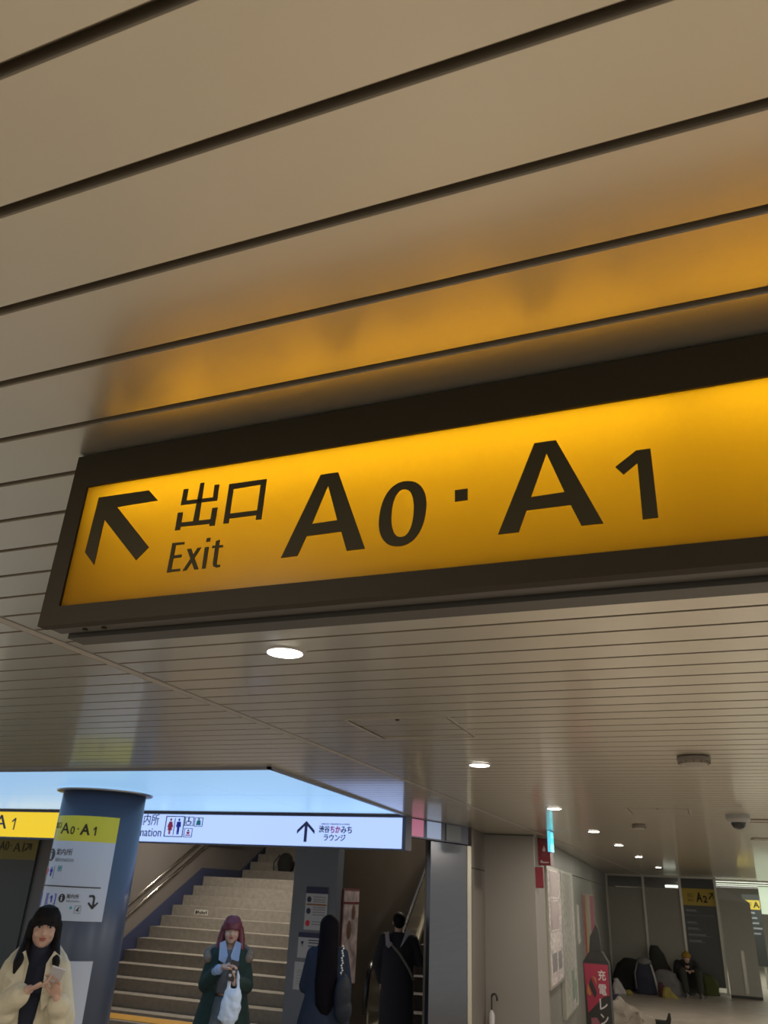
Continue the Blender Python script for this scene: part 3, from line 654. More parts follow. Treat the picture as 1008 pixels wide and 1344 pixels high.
# ================================================================ ROUND COLUMN WITH NOTICES
CX, CY, CR = -4.61, 5.51, .325
cl = MB().lathe([(CR, 0), (CR, CE-.002)], (CX, CY, 0), 64).build('column', M_column, smooth=False)
for p_ in cl.data.polygons: p_.use_smooth = len(p_.vertices) == 4
tag(cl, 'round blue-grey column with exit and information notices, beside the woman in the cream coat', 'column')
MB().lathe([(CR+.002, -.02), (CR+.05, -.016), (CR+.055, -.006), (CR+.002, -.004)], (CX, CY, CE), 64).build('collar', M_ring, cl)
def cyl(x, y, R=CR):
    r = ray(x, y); o = Vector((-CX, -CY)); d = Vector((r.x, r.y)); a = d.dot(d); b = 2*o.dot(d); c = o.dot(o)-R*R
    D = b*b-4*a*c
    t = (-b-math.sqrt(max(D, 0)))/(2*a); P = CAM+r*t
    return math.atan2(P.y-CY, P.x-CX), P.z
def cmap(x0, y0, x1, y1, lift=.003, th=.003):
    aL0, zL0 = cyl(x0, y0); aR0, zR0 = cyl(x1, y0); aL1, zL1 = cyl(x0, y1); aR1, zR1 = cyl(x1, y1)
    def fix(a): return a
    aL = (aL0+aL1)/2; aR = (aR0+aR1)/2; zt = (zL0+zR0)/2; zb = (zL1+zR1)/2
    return lambda u, v, t: Vector((CX+(CR+lift+th*t)*math.cos(aL+(aR-aL)*u), CY+(CR+lift+th*t)*math.sin(aL+(aR-aL)*u), zb+(zt-zb)*v))
def cyl_patch(a0, a1, z0, z1, m, name, lift, n=20):
    b = MB(); V = []; Fc = []
    for L in (0, .003):
        for k in range(n+1):
            a = a0+(a1-a0)*k/n
            for z in (z0, z1): V.append((CX+(CR+lift+L)*math.cos(a), CY+(CR+lift+L)*math.sin(a), z))
    o = 2*(n+1)
    for k in range(n):
        i = 2*k; Fc += [(i, i+2, i+3, i+1), (o+i, o+i+1, o+i+3, o+i+2), (i, o+i, o+i+2, i+2), (i+1, i+3, o+i+3, o+i+1)]
    Fc += [(0, 1, o+1, o), (2*n, o+2*n, o+2*n+1, 2*n+1)]
    b.add(V, Fc); return b.build(name, m, cl, smooth=False)
aR_, zTop = cyl(157.5, 1074); _, zY = cyl(151, 1107); _, zBot = cyl(131.6, 1210)
aL_ = aR_-1.72
cyl_patch(aL_, aR_, zBot, zY, M_poster, 'notice_sheet', .0005)
cyl_patch(aL_, aR_, zY, zTop, M_poster_y, 'notice_band', .0005)
aR2, zT2 = cyl(121.9, 1261.7); cyl_patch(aL_, aR2+.0, .75, zT2, M_poster, 'notice_sheet', .0005)
def az(a, z): return a, z
def cbox(u0, u1, px0, px1):   # arc fraction across the sheet, image rows at column x
    pass
def amap(a0, a1, z0, z1, lift=.0035, th=.002):
    return lambda u, v, t: Vector((CX+(CR+lift+th*t)*math.cos(a0+(a1-a0)*u), CY+(CR+lift+th*t)*math.sin(a0+(a1-a0)*u), z0+(z1-z0)*v))
def cm(x0, y0, x1, y1): return cmap(x0, y0, x1, y1, .0035, .002)
put_text('出口', cm(75.5, 1079, 81.5, 1087), M_ink, cl); put_text('A', cm(81.5, 1080, 92.5, 1094), M_ink, cl, bold=.01); put_text('0', cm(93, 1084.5, 98.5, 1095), M_ink, cl, bold=.01)
put_text('·', cm(102, 1087, 104, 1089), M_ink, cl); put_text('A', cm(106, 1081.5, 119, 1096), M_ink, cl, bold=.03); put_polys(ONE, cm(122.3, 1085, 127, 1097), M_ink, cl, 'digit_one')
m_ = cm(65.8, 1113.5, 73, 1130.5); put_polys([disc(.5, .5, .5, .5)], m_, M_black, cl, 'info_icon'); put_text('i', (lambda u, v, t: m_(.40+.2*u, .16+.68*v, t+1.2)), M_poster, cl)
put_text('案内所', cm(75, 1114, 95.6, 1122.5), M_black, cl); put_text('Information', cm(73.5, 1125, 97, 1131), M_grey, cl)
m2 = cm(61.5, 1136.5, 71.5, 1153); put_polys(WOMAN, sub(m2, .05, .3, .45, .95), M_red, cl, 'toilet_icon'); put_polys(MAN, sub(m2, .5, .2, .95, .95), M_blue, cl, 'toilet_icon'); put_polys(frame_polys(.05), m2, M_grey, cl, 'icon_border')
m3 = cm(76.5, 1136, 81.5, 1143.5); put_polys(frame_polys(.1), m3, M_grey, cl, 'icon_border'); put_polys(MAN, m3, M_teal, cl, 'facility_icon')
aL3, z3 = cyl(56, 1161.5); aR3, z4 = cyl(132, 1165.6)
N_ = 16; lb = MB()
put_polys([rect(k/N_, 0, (k+1)/N_, 1) for k in range(N_)], amap(aL3, aR3, (z3+z4)/2-.004, (z3+z4)/2+.004), M_black, cl, 'rule_line')
put_polys([rect(0, 0, 1, 1)], cm(53.5, 1171.5, 61.5, 1189), mat('purple_blue', (.05, .05, .33), .5), cl, 'platform_block'); m5 = cm(62.5, 1172.5, 73.5, 1187); put_polys(frame_polys(.08), m5, M_blue, cl, 'icon_border'); put_polys(ONE, sub(m5, .35, .18, .65, .82), M_blue, cl, 'digit_one')
m4 = cm(77.4, 1173, 85.7, 1184.5); put_polys([disc(.5, .5, .5, .5)], m4, M_black, cl, 'info_icon'); put_text('i', (lambda u, v, t: m4(.40+.2*u, .16+.68*v, t+1.2)), M_poster, cl)
put_text('案内所', cm(87.7, 1173.5, 104, 1179.5), M_black, cl); put_text('Information', cm(87.5, 1181, 105, 1184), M_grey, cl)
m6 = cm(97.5, 1188.5, 106, 1199); put_polys(frame_polys(.07), m6, M_grey, cl, 'icon_border'); put_polys([[(.2, .3), (.4, .3), (.8, .8), (.6, .8)], disc(.6, .35, .12, .12, 10)], m6, M_black, cl, 'facility_icon')
m7 = cm(91, 1189, 95, 1194); put_polys([disc(.5, .5, .4, .4, 10)], m7, M_teal, cl, 'facility_icon')
m8 = cm(114, 1174.5, 129, 1193.5)
hook = [(.10, .80), (.10, .97), (.45, 1.0), (.60, .92), (.66, .75), (.66, .30), (.92, .52), (1, .42), (.58, 0), (.50, 0), (.08, .38), (.16, .50), (.48, .24), (.48, .72), (.42, .82), (.30, .84)]
put_polys([hook], m8, M_black, cl, 'arrow')
put_text('ありがとう', cm(79, 1326, 95, 1331), M_grey, cl)

# ================================================================ NOTICES ON THE PIER
def notice(x0, y0, x1, y1, Y, parts, label, name='notice', cat='notice'):
    bl = at(x0, y1, Y=Y); tr = at(x1, y0, Y=Y); tl = at(x0, y0, Y=Y); br = at(x1, y1, Y=Y)
    xa, xb = (bl.x+tl.x)/2, (br.x+tr.x)/2; za, zb = (bl.z+br.z)/2, (tl.z+tr.z)/2
    o = empty(name, ((xa+xb)/2, Y, za), label=label, cat=cat)
    MB().box((xa, Y-.012, za), (xb, Y, zb)).build('sheet', M_poster, o)
    mp = plane_map((xa, Y-.0125, za), (xb, Y-.0125, za), (xa, Y-.0125, zb), (0, -1, 0), .002)
    for nm, m, P in parts: put_polys(P, mp, m, o, nm)
    return o, mp
LN = lambda u0, u1, v, h=.02: rect(u0, v, u1, v+h)
notice(401, 1164, 430, 1221, 10.95, [('header', M_navyink, [rect(0, .84, 1, 1)]), ('rule_line', M_bannerorange, [rect(.05, .565, .95, .60)]), ('pictogram', M_navyink, [disc(.16, .70, .10, .07), disc(.16, .43, .10, .07)]), ('pictogram', M_red, [disc(.16, .15, .10, .07)]),
       ('text_line', M_grey, [LN(.35, .9, v) for v in (.64, .69, .75, .34, .40, .46, .51, .12, .18)])], 'upper notice with pictograms on the blue-grey pier')
notice(391.5, 1224, 424, 1258, 10.95, [('header', M_navyink, [rect(0, .80, 1, 1)]), ('pictogram', M_navyink, [rect(.12, .55, .22, .65), rect(.16, .45, .19, .6)]), ('text_line', M_navyink, [LN(.42, .85, v, .04) for v in (.45, .58, .68)]), ('text_line', M_grey, [LN(.45, .8, v, .03) for v in (.15, .28)])], 'middle notice with dark heading on the blue-grey pier')
notice(386, 1263, 419, 1300, 10.95, [('text_line', M_navyink, [LN(.35, .75, .85, .03)]), ('text_line', M_grey, [LN(.1, .9, v, .015) for v in (.2, .3, .4, .5, .6, .68)])], 'lowest plain notice on the blue-grey pier behind the long-haired person')
# poster on the bronze wall
po = empty('poster', (-4.92, 11.45, 1.1), label='narrow red-edged picture poster on the brown escalator wall', cat='poster')
a_, b_ = at(452, 1166, X=-4.92), at(469, 1243, X=-4.92)
MB().box((-4.928, 11.17, .62), (-4.918, 11.76, a_.z)).build('backing', mat('poster_red', (.24, .09, .09), .5), po)
MB().box((-4.918, 11.20, .65), (-4.912, 11.73, a_.z-.03)).build('print', mat('poster_print', (.60, .50, .52), .5, noise_amt=.5, scale=7), po)
MB().box((-4.912, 11.20, a_.z-.19), (-4.909, 11.73, a_.z-.17)).build('rule_line', M_bannerred, po)
MB().ball((-4.912, 11.55, a_.z-.30), (.004, .07, .10), 12).build('printed_figure', mat('print_brown', (.20, .10, .08), .6), po)
MB().ball((-4.912, 11.42, a_.z-.52), (.004, .08, .12), 12).build('printed_figure', mat('print_brown', (.20, .10, .08), .6), po)

# ================================================================ RIGHT WALL ITEMS
def mapboard(y0, y1, z0, z1, label, m, name='map_board', off=.05, inner=()):
    a, b = RW(y0, .002), RW(y1, .002)
    o = empty(name, (a.x, (y0+y1)/2, z0), label=label, cat='map board')
    MB().prism([(a.x, a.y, z0), (b.x, b.y, z0), (b.x, b.y, z1), (a.x, a.y, z1)], (off, 0, 0)).build('case', M_glassframe, o)
    c, d = RW(y0+.03, .003+off), RW(y1-.03, .003+off)
    MB().prism([(c.x, c.y, z0+.03), (d.x, d.y, z0+.03), (d.x, d.y, z1-.03), (c.x, c.y, z1-.03)], (.004, 0, 0)).build('map_print', m, o)
    for (u0, v0, u1, v1, mm) in inner:
        p, q = c.lerp(d, u0), c.lerp(d, u1); za, zb = z0+(z1-z0)*v0, z0+(z1-z0)*v1
        MB().prism([(p.x+.004, p.y, za), (q.x+.004, q.y, za), (q.x+.004, q.y, zb), (p.x+.004, p.y, zb)], (.002, 0, 0)).build('printed_block', mm, o)
    return o
PK = mat('map_pink', (.34, .28, .285), .35, noise_amt=.2, scale=12)
GY = mat('map_grey', (.22, .22, .22), .35)
GN = mat('map_green', (.16, .22, .17), .4)
mapboard(9.99, 11.38, .93, 2.18, 'large pinkish area map board nearest the red fire boxes', M_map, inner=[(.1, .74, .75, .96, PK), (.1, .46, .75, .70, PK), (.1, .12, .45, .27, GY), (.55, .12, .85, .27, GY), (.05, .715, .9, .72, GY), (.1, .44, .9, .445, GY)])
mapboard(11.42, 13.05, .50, 2.18, 'tall pale grey map board farther along the right wall', M_map2, inner=[(.5, .08, .7, .28, GN), (.75, .04, .88, .2, GN)])
def wallposter(y0, y1, z0, z1, m, label, strips=()):
    a, b = RW(y0, .002), RW(y1, .002); o = empty('poster', (a.x, (y0+y1)/2, z0), label=label, cat='poster')
    MB().prism([(a.x, a.y, z0), (b.x, b.y, z0), (b.x, b.y, z1), (a.x, a.y, z1)], (.012, 0, 0)).build('sheet', m, o)
    for u0, u1, mm in strips:
        p, q = a.lerp(b, u0), a.lerp(b, u1); MB().prism([(p.x+.012, p.y, z0+.02), (q.x+.012, q.y, z0+.02), (q.x+.012, q.y, z1-.02), (p.x+.012, p.y, z1-.02)], (.003, 0, 0)).build('printed_block', mm, o)
wallposter(14.0, 14.35, 1.22, 1.76, M_map2, 'narrow white notice left of the colourful poster on the right wall')
wallposter(15.1, 17.7, .95, 1.93, mat('poster_tan', (.30, .25, .20), .4, noise_amt=.2), 'colourful red and tan poster high behind the black power-bank stand', [(.02, .16, M_bannerred), (.18, .28, M_yellowbag), (.6, .95, M_bannerpink)])
# fire boxes
def rbox(x0, y0, x1, y1, Y, dy, label, words=None):
    bl, tr, tl, br = at(x0, y1, Y=Y), at(x1, y0, Y=Y), at(x0, y0, Y=Y), at(x1, y1, Y=Y)
    xa, xb = (bl.x+tl.x)/2, (br.x+tr.x)/2; za, zb = (bl.z+br.z)/2, (tl.z+tr.z)/2
    o = empty('fire_box', ((xa+xb)/2, Y+dy/2, za), label=label, cat='fire box')
    MB().box((xa, Y, za), (xb, Y+dy, min(zb, CE-.002))).build('casing', M_redbox, o)
    MB().box((xa+.008, Y-.006, za+.008), (xb-.008, Y, min(zb, CE-.002)-.008)).build('face_plate', mat('red_face', (.18, .014, .022), .35), o)
    if words:
        mp = plane_map((xa, Y-.0065, za), (xb, Y-.0065, za), (xa, Y-.0065, min(zb, CE)), (0, -1, 0), .003)
        put_text('消火栓', sub(mp, .2, .78, .8, .90), M_bannerpink, o); put_polys([[(.5, 1), (.85, .35), (.7, 0), (.3, 0), (.12, .35), (.35, .5)]], sub(mp, .35, .5, .7, .72), M_bannerwhite, o, 'flame_icon')
        put_polys([LN(.3, .7, v, .02) for v in (.32, .37, .42)], mp, M_bannerpink, o, 'text_line'); put_polys([LN(.2, .85, .08, .04), disc(.3, .14, .07, .04, 8)], mp, M_bannerwhite, o, 'text_line')
rbox(705.5, 1100, 722, 1135.5, 9.62, .16, 'red fire equipment sign box with white flame under the ceiling', True)
rbox(702, 1138, 713, 1165.5, 9.40, .05, 'small plain red box below the fire sign box beside the grey pillar')
cy = empty('hanging_sign', (-1.545, 8.9, 2.3), label='slim cyan illuminated sign hanging edge-on from the ceiling', cat='sign')
P = at(724, 1119, X=-1.545); zc = P.z
MB().box((-1.57, 8.62, zc), (-1.545, 8.80, CE-.001)).build('case', M_signcase, cy)
MB().box((-1.545, 8.63, zc+.01), (-1.540, 8.79, CE-.01)).build('lit_face', M_cyan, cy)
MB().box((-1.57, 8.612, zc+.004), (-1.545, 8.62, CE-.004)).build('lit_face', M_cyan, cy)
MB().box((-1.5395, 8.64, (zc+CE)/2-.02), (-1.537, 8.78, (zc+CE)/2+.03)).build('lit_band', M_cyan2, cy)

# ---- power-bank stand
YK = 11.5
ka, kb = at(764.7, 1257, Y=YK), at(798, 1257, Y=YK); zk = 1.19; kx0, kx1 = ka.x, kb.x
ks = empty('display_stand', ((kx0+kx1)/2, YK+.1, 0), label='black spire-topped charging rental stand with red panel by the right wall', cat='display stand')
tipx = at(781, 1214, Y=YK).x; w_ = kx1-kx0
MB().box((kx0, YK, .04), (kx1, YK+.18, zk-.05)).build('body', M_banner, ks)
MB().prism([(kx0, YK+.02, zk-.05), (kx1, YK+.02, zk-.05), (kx1-.07, YK+.02, zk+.06), (kx0+.08, YK+.02, zk+.06)], (0, .12, 0)).build('shoulder', M_banner, ks)
MB().prism([(kx0+.08, YK+.04, zk+.06), (kx1-.08, YK+.04, zk+.06), (kx1-.09, YK+.04, 1.40), (tipx+.03, YK+.04, 1.50), (tipx, YK+.04, 1.57), (tipx-.03, YK+.04, 1.50), (kx0+.10, YK+.04, 1.42)], (0, .06, 0)).build('spire', M_banner, ks)
MB().box((kx0-.03, YK-.03, 0), (kx1+.03, YK+.21, .04)).build('base', M_banner, ks)
km = plane_map((kx0, YK, 0), (kx1, YK, 0), (kx0, YK, 1), (0, -1, 0), .003)
put_polys([[(.03, zk-.07), (.97, zk-.07), (.97, zk-.40), (.72, zk-.42), (.10, zk-.60)]], km, M_bannerred, ks, 'red_panel')
km2 = plane_map((kx0, YK-.003, 0), (kx1, YK-.003, 0), (kx0, YK-.003, 1), (0, -1, 0), .003)
put_polys([[(.18, zk-.30), (.28, zk-.22), (.48, zk-.38), (.40, zk-.44)]], km2, M_banner, ks, 'battery_icon')
put_polys([[(.10, zk-.38), (.16, zk-.28), (.26, zk-.40), (.20, zk-.42)], [(.34, zk-.20), (.48, zk-.22), (.50, zk-.30), (.44, zk-.26)]], km2, M_bannerorange, ks, 'spark_icon')
put_polys([[(.20, .15), (.52, .15), (.52, .50), (.42, .55), (.20, .54)]], km2, M_bannerpink, ks, 'pink_panel')
for i, ch in enumerate('充電レンタル'):
    z1 = zk-.13-i*.155; put_text(ch, sub(km2, .56, z1-.115, .86, z1), M_bannerwhite, ks, bold=.012)

# ---- umbrella against the pillar
ub = empty('umbrella', (-2.33, 9.05, 0), label='furled white umbrella with black crook handle leaning on the grey pillar', cat='umbrella')
t0 = at(644, 1325, Y=9.12); hx = t0.x
MB().tube([(hx-.015, 9.08, .05), (hx-.005, 9.13, .40), (hx, 9.15, t0.z-.05), (hx, 9.16, t0.z-.01)], [.008, .030, .034, .012], 12).build('canopy', mat('umbrella_white', (.42, .42, .43), .5), ub, smooth=True)
hk = [(hx, 9.16, t0.z-.02), (hx, 9.165, t0.z+.10)]+[(hx+.0+.028-.028*math.cos(a), 9.165, t0.z+.10+.034*math.sin(a)) for a in [k*PI/8 for k in range(1, 9)]]
hk.append((hx+.058, 9.165, t0.z+.075))
MB().tube(hk, [.007]*2+[.010]*(len(hk)-2), 8).build('handle', M_rubber, ub, smooth=True)
MB().tube([(hx-.016, 9.078, .0), (hx-.014, 9.082, .06)], .005, 6).build('ferrule', M_rubber, ub)

# ================================================================ ESCALATOR
es = empty('escalator', (-3.95, 11.3, 0), rz=math.radians(7), label='escalator climbing behind the man in the black coat', cat='escalator')
def esc_path(x, h0):        # side profile in local coordinates
    pts = [(x, -.35, h0-.55)]
    for k in range(7): a = PI+ -k*PI/12*1.0; pts.append((x, -.02+.30*math.cos(a), h0-.32+.32*math.sin(PI-a)))
    pts += [(x, .9, h0), (x, 1.3, h0+.08)]
    for k in range(1, 8): pts.append((x, 1.3+k*.9, h0+.08+k*.9*.577))
    return pts
for sx in (-.50, .50):
    pts = esc_path(sx, .95)
    MB().tube(pts, .035, 8).build('handrail', M_rubber, es, smooth=True, local=True)
    b = MB(); up_ = [p for p in pts[4:]]
    for i in range(len(up_)-1):
        p, q = up_[i], up_[i+1]; zl = lambda z: max(z-.80, .0)
        b.prism([(sx, p[1], zl(p[2])), (sx, q[1], zl(q[2])), (sx, q[1], q[2]-.03), (sx, p[1], p[2]-.03)], (.02, 0, 0))
    b.build('balustrade', M_escglass, es, local=True)
    b = MB()
    for i in range(len(up_)-1):
        p, q = up_[i], up_[i+1]; zl = lambda z: max(z-.80, .0)
        b.prism([(sx-.05, p[1], zl(p[2])), (sx-.05, q[1], zl(q[2])), (sx-.05, q[1], zl(q[2])+.10), (sx-.05, p[1], zl(p[2])+.10)], (.1, 0, 0))
    b.build('skirt', M_brightedge, es, local=True)
MB().box((-.45, -.3, 0), (.45, .9, .02)).build('comb_plate', M_brightedge, es, local=True)
for k in range(14):
    s_ = MB().box((-.44, .95+k*.36, max(0, .18*k-.12)), (.44, .95+(k+1)*.36, .05+.2*k)).build('step', M_nosingshade_escstep, es, local=True)

# ================================================================ PEOPLE
def hand(mb, w, d, n, side, curl=.6, ln=.17):
    """w wrist, d direction of the palm, n palm normal (towards which fingers curl), side = direction of the thumb"""
    w, d, n = Vector(w), Vector(d).normalized(), Vector(n).normalized(); s = d.cross(n).normalized()
    if s.dot(Vector(side)) < 0: s = -s
    k = ln/.17; palm = w+d*.045*k
    rot = Matrix((s, d, n)).transposed()
    mb.ball(palm, (.036*k, .050*k, .014*k), 12, rot=rot); mb.cap(w-d*.02, .022*k, w+d*.01, .023*k, 8)
    for i, (o, L) in enumerate(((.028, .070), (.010, .078), (-.009, .072), (-.027, .057))):
        p = w+d*.082*k+s*o*k; r = .0085*k; a = curl*(.8+.12*i)
        for j, f_ in enumerate((.45, .32, .23)):
            dd = d*math.cos(a)+n*math.sin(a); q = p+dd*(L*f_*k); mb.cap(p, r, q, r*.93, 8); p = q; r *= .93; a += curl*.9
    p = w+d*.022*k+s*.024*k; a = .7
    for f_ in (.034, .028, .022):
        dd = (d*math.cos(a)+s*math.sin(a)+n*curl*.5).normalized(); q = p+dd*f_*k; mb.cap(p, .0105*k, q, .009*k, 8); p = q; a *= .5
def head_mb(c, tilt=0):
    """head of 0.225 m; c = centre of the skull"""
    b = MB(); c = Vector(c)
    b.ball(c+Vector((0, .012, .018)), (.074, .092, .088), 20); b.ball(c+Vector((0, -.028, -.035)), (.060, .062, .070), 18)
    b.ball(c+Vector((0, -.052, -.082)), (.030, .026, .022), 14)                # chin
    b.cap(c+Vector((0, -.086, .004)), .008, c+Vector((0, -.102, -.030)), .011, 10)   # nose
    for s in (-1, 1):
        b.ball(c+Vector((s*.034, -.070, -.030)), (.022, .018, .022), 12)      # cheek
        b.ball(c+Vector((s*.076, .010, -.012)), (.009, .018, .030), 12)       # ear
        b.cap(c+Vector((s*.014, -.086, .022)), .009, c+Vector((s*.045, -.076, .024)), .009, 8)   # brow ridge
    b.cap(c+Vector((0, .015, -.07)), .052, c+Vector((0, .030, -.17)), .054, 14)
    return b
def face(c, parent, dark=False):
    c = Vector(c)
    for s in (-1, 1):
        MB().ball(c+Vector((s*.030, -.0815, .006)), (.0145, .008, .0065), 12).build('eye', M_eyew, parent, smooth=True, local=True)
        MB().ball(c+Vector((s*.030, -.088, .006)), (.0075, .004, .0068), 10).build('iris', M_eye, parent, smooth=True, local=True)
        MB().tube([c+Vector((s*.014, -.093, .013)), c+Vector((s*.030, -.092, .0165)), c+Vector((s*.047, -.081, .012))], .0022, 6).build('eyelash', M_eye, parent, local=True)
        MB().tube([c+Vector((s*.014, -.096, .028)), c+Vector((s*.032, -.094, .032)), c+Vector((s*.050, -.080, .027))], .003, 6).build('eyebrow', M_hairl, parent, local=True)
    MB().ball(c+Vector((0, -.0885, -.052)), (.021, .008, .0052), 12).build('lips', M_lip, parent, smooth=True, local=True)
    MB().ball(c+Vector((0, -.0865, -.061)), (.017, .008, .0055), 12).build('lips', M_lip, parent, smooth=True, local=True)
def body_mb(H, hips, knees, ankles, sh, elb, wri, neck, chest):
    b = MB()
    b.ball(chest, (.135, .072, .17), 16); b.ball(((hips[0][0]+hips[1][0])/2, (hips[0][1]+hips[1][1])/2, (hips[0][2]+hips[1][2])/2+.04), (.145, .085, .13), 16)
    b.cap(chest, .075, ((hips[0][0]+hips[1][0])/2, (hips[0][1]+hips[1][1])/2, hips[0][2]+.08), .085)
    b.cap(sh[0], .036, sh[1], .036); b.cap(chest, .08, neck, .05)
    for i in (0, 1):
        b.chain([hips[i], knees[i], ankles[i]], [.080, .052, .036]); b.chain([sh[i], elb[i], wri[i]], [.036, .034, .022])
        a = Vector(ankles[i]); b.cap(a+Vector((0, .02, -.045)), .032, a+Vector((0, -.13, -.055)), .026)
    return b
def standing(name, loc, rz, H, label, wri, elb, hands, skinmesh=True):
    """builds the continuous figure; returns root, body object, landmarks"""
    o = empty(name, loc, rz, label=label, cat='person'); k = H/1.65
    L = dict(hips=[(-.085*k, 0, .86*k), (.085*k, 0, .86*k)], knees=[(-.095*k, -.01, .47*k), (.095*k, -.01, .47*k)], ankles=[(-.10*k, .02, .09), (.10*k, .02, .09)],
             sh=[(-.13*k, .01, 1.345*k), (.13*k, .01, 1.345*k)], neck=(0, .03, 1.42*k), chest=(0, 0, 1.22*k), head=Vector((0, 0, H-.118)))
    b = body_mb(H, L['hips'], L['knees'], L['ankles'], L['sh'], elb, wri, L['neck'], L['chest'])
    big = remesh(b, .014, 3); hd = remesh(head_mb(L['head']), .006, 2)
    ms = [big, hd]
    for a in hands:
        hb = MB(); hand(hb, *a); ms.append(remesh(hb, .0038, 1))
    bo = link('body', join_meshes(ms), M_skin, o)
    return o, bo, L, k
def shoes(o, k, m=M_rubber):
    for s in (-1, 1):
        b = MB(); b.cap((s*.10*k, .035, .045), .040, (s*.10*k, -.13, .034), .034); b.cap((s*.10*k, .02, .09), .042, (s*.10*k, .02, .05), .042); b.box((s*.10*k-.038, -.16, 0), (s*.10*k+.038, .07, .02))
        blob('shoe', b, .008, m, o, 2)
def trousers(o, L, k, m):
    b = MB(); hp = Vector((0, 0, .90*k)); b.loft([(0, 0, .84*k, .165, .11), (0, 0, .95*k, .155, .105), (0, 0, 1.02*k, .135, .10)])
    for i in (0, 1): b.chain([L['hips'][i], L['knees'][i], (L['ankles'][i][0], .01, .10)], [.098, .075, .066])
    return blob('trousers', b, .014, m, o, 3)

# ---- woman in the cream coat with a phone
W1 = (-3.74, 4.16, 0)
wr1 = [(-.02, -.27, 1.265), (.135, -.26, 1.225)]; el1 = [(-.175, -.05, 1.11), (.185, -.045, 1.09)]
o, bo, L, k = standing('person', W1, math.radians(42), 1.67, 'woman with long black hair in a cream belted coat looking up from her phone',
    wr1, el1, [((-.02, -.27, 1.265), (.75, -.35, .30), (.2, -.2, .9), (0, -.3, 1), .5, .165), ((.135, -.26, 1.225), (-.25, -.30, .85), (-.5, -.8, .1), (-.6, 0, .4), .55, .165)])
face(L['head'], bo)
trousers(o, L, k, M_navy); shoes(o, k)
b = MB(); b.loft([(0, .005, .80, .16, .125), (0, .005, 1.02, .145, .118), (0, .0, 1.2, .150, .118), (0, .005, 1.36, .12, .095), (0, .018, 1.42, .075, .068), (0, .022, 1.50, .060, .062)])
blob('turtleneck', b, .010, M_navy, o, 3)
b = MB()
b.shell([(0, .01, .52, .30, .20), (0, .01, .80, .255, .175), (0, .005, 1.03, .205, .140), (0, .0, 1.22, .190, .145), (0, .005, 1.35, .168, .112), (0, .02, 1.425, .105, .085)], [.32, .24, .17, .30, .50, .80], .022)
b.chain([(-.130, .01, 1.350), (-.185, -.055, 1.12), (-.065, -.235, 1.235)], [.056, .072, .062]); b.chain([(.130, .01, 1.350), (.190, -.045, 1.10), (.150, -.225, 1.19)], [.056, .072, .060])
b.cap((-.20, -.03, 1.07), .050, (-.10, -.16, 1.13), .045); b.cap((.195, -.04, 1.06), .050, (.16, -.18, 1.11), .04)
b.chain([(-.14, .02, 1.395), (-.08, .07, 1.45), (0, .09, 1.465), (.08, .07, 1.45), (.14, .02, 1.395)], [.022, .026, .028, .026, .022])
coat = blob('coat', b, .008, M_cream, o, 3)
for s in (-1, 1):       # wide lapels
    P = [(s*x_*1.03, y_-.030, z_) for x_, y_, z_ in [(.075, -.075, 1.44), (.045, -.118, 1.38), (.050, -.150, 1.22), (.065, -.162, 1.16), (.150, -.150, 1.245), (.110, -.148, 1.295), (.150, -.122, 1.32), (.120, -.085, 1.41)]]; P_old = [(s*.075, -.075, 1.44), (s*.045, -.118, 1.38), (s*.055, -.150, 1.22), (s*.075, -.158, 1.16), (s*.150, -.150, 1.245), (s*.115, -.148, 1.295), (s*.150, -.120, 1.32), (s*.120, -.078, 1.41)]
    m_o = MB().prism(P, (0, -.014, .0)).build('lapel', M_cream, o, local=True)
MB().tube([(.19*math.cos(a)*1.14, .005+.138*math.sin(a)*1.13, 1.03-.01*math.sin(a)) for a in [-PI/2+.25+k_*(2*PI-.5)/28 for k_ in range(29)]], .019, 8).build('belt', M_cream, o, smooth=True, local=True)
MB().tube([(.10, -.165, 1.06), (.115, -.175, .95), (.11, -.18, .85)], .006, 6).build('belt_tie', M_cream, o, local=True)
MB().tube([(-.12, -.135, 1.02), (-.03, -.172, 1.005), (.02, -.175, 1.015)], .017, 8).build('waist_strap', M_leather, o, smooth=True, local=True)
h = L['head']; b = MB()
b.ball(h+Vector((0, .022, .030)), (.086, .098, .092), 20)
b.chain([h+Vector((-.072, .0, .02)), h+Vector((-.080, -.005, -.07)), h+Vector((-.092, -.075, -.125)), h+Vector((-.105, -.150, -.170)), h+Vector((-.112, -.172, -.215))], [.026, .028, .030, .026, .010])
b.chain([h+Vector((.072, .0, .02)), h+Vector((.077, -.005, -.07)), h+Vector((.086, -.075, -.125)), h+Vector((.098, -.150, -.170)), h+Vector((.102, -.172, -.21))], [.024, .024, .026, .022, .010])
b.loft([(0, .07, h.z+.02, .08, .05), (0, .085, h.z-.10, .085, .05), (0, .10, h.z-.24, .10, .04), (0, .11, h.z-.32, .09, .025)])
hair = blob('hair', b, .007, M_hairb, o, 2)
b = MB()
for i in range(11):
    t = (i-5)/5; b.chain([h+Vector((t*.045, -.050, .098)), h+Vector((t*.066, -.088+.03*t*t, .055)), h+Vector((t*.070, -.098+.040*t*t, .022-.018*abs(t)))], [.012, .010, .006])
blob('fringe', b, .005, M_hairb, hair, 1)
R42 = Matrix.Rotation(math.radians(42), 4, 'Z')
ph = empty('phone', tuple(R42 @ Vector((.105, -.355, 1.345))+Vector(W1)), math.radians(42), label='white smartphone in the hands of the woman in the cream coat', cat='phone')
b = MB(); rot = Matrix.Rotation(math.radians(-52), 3, 'X') @ Matrix.Rotation(math.radians(12), 3, 'Z')
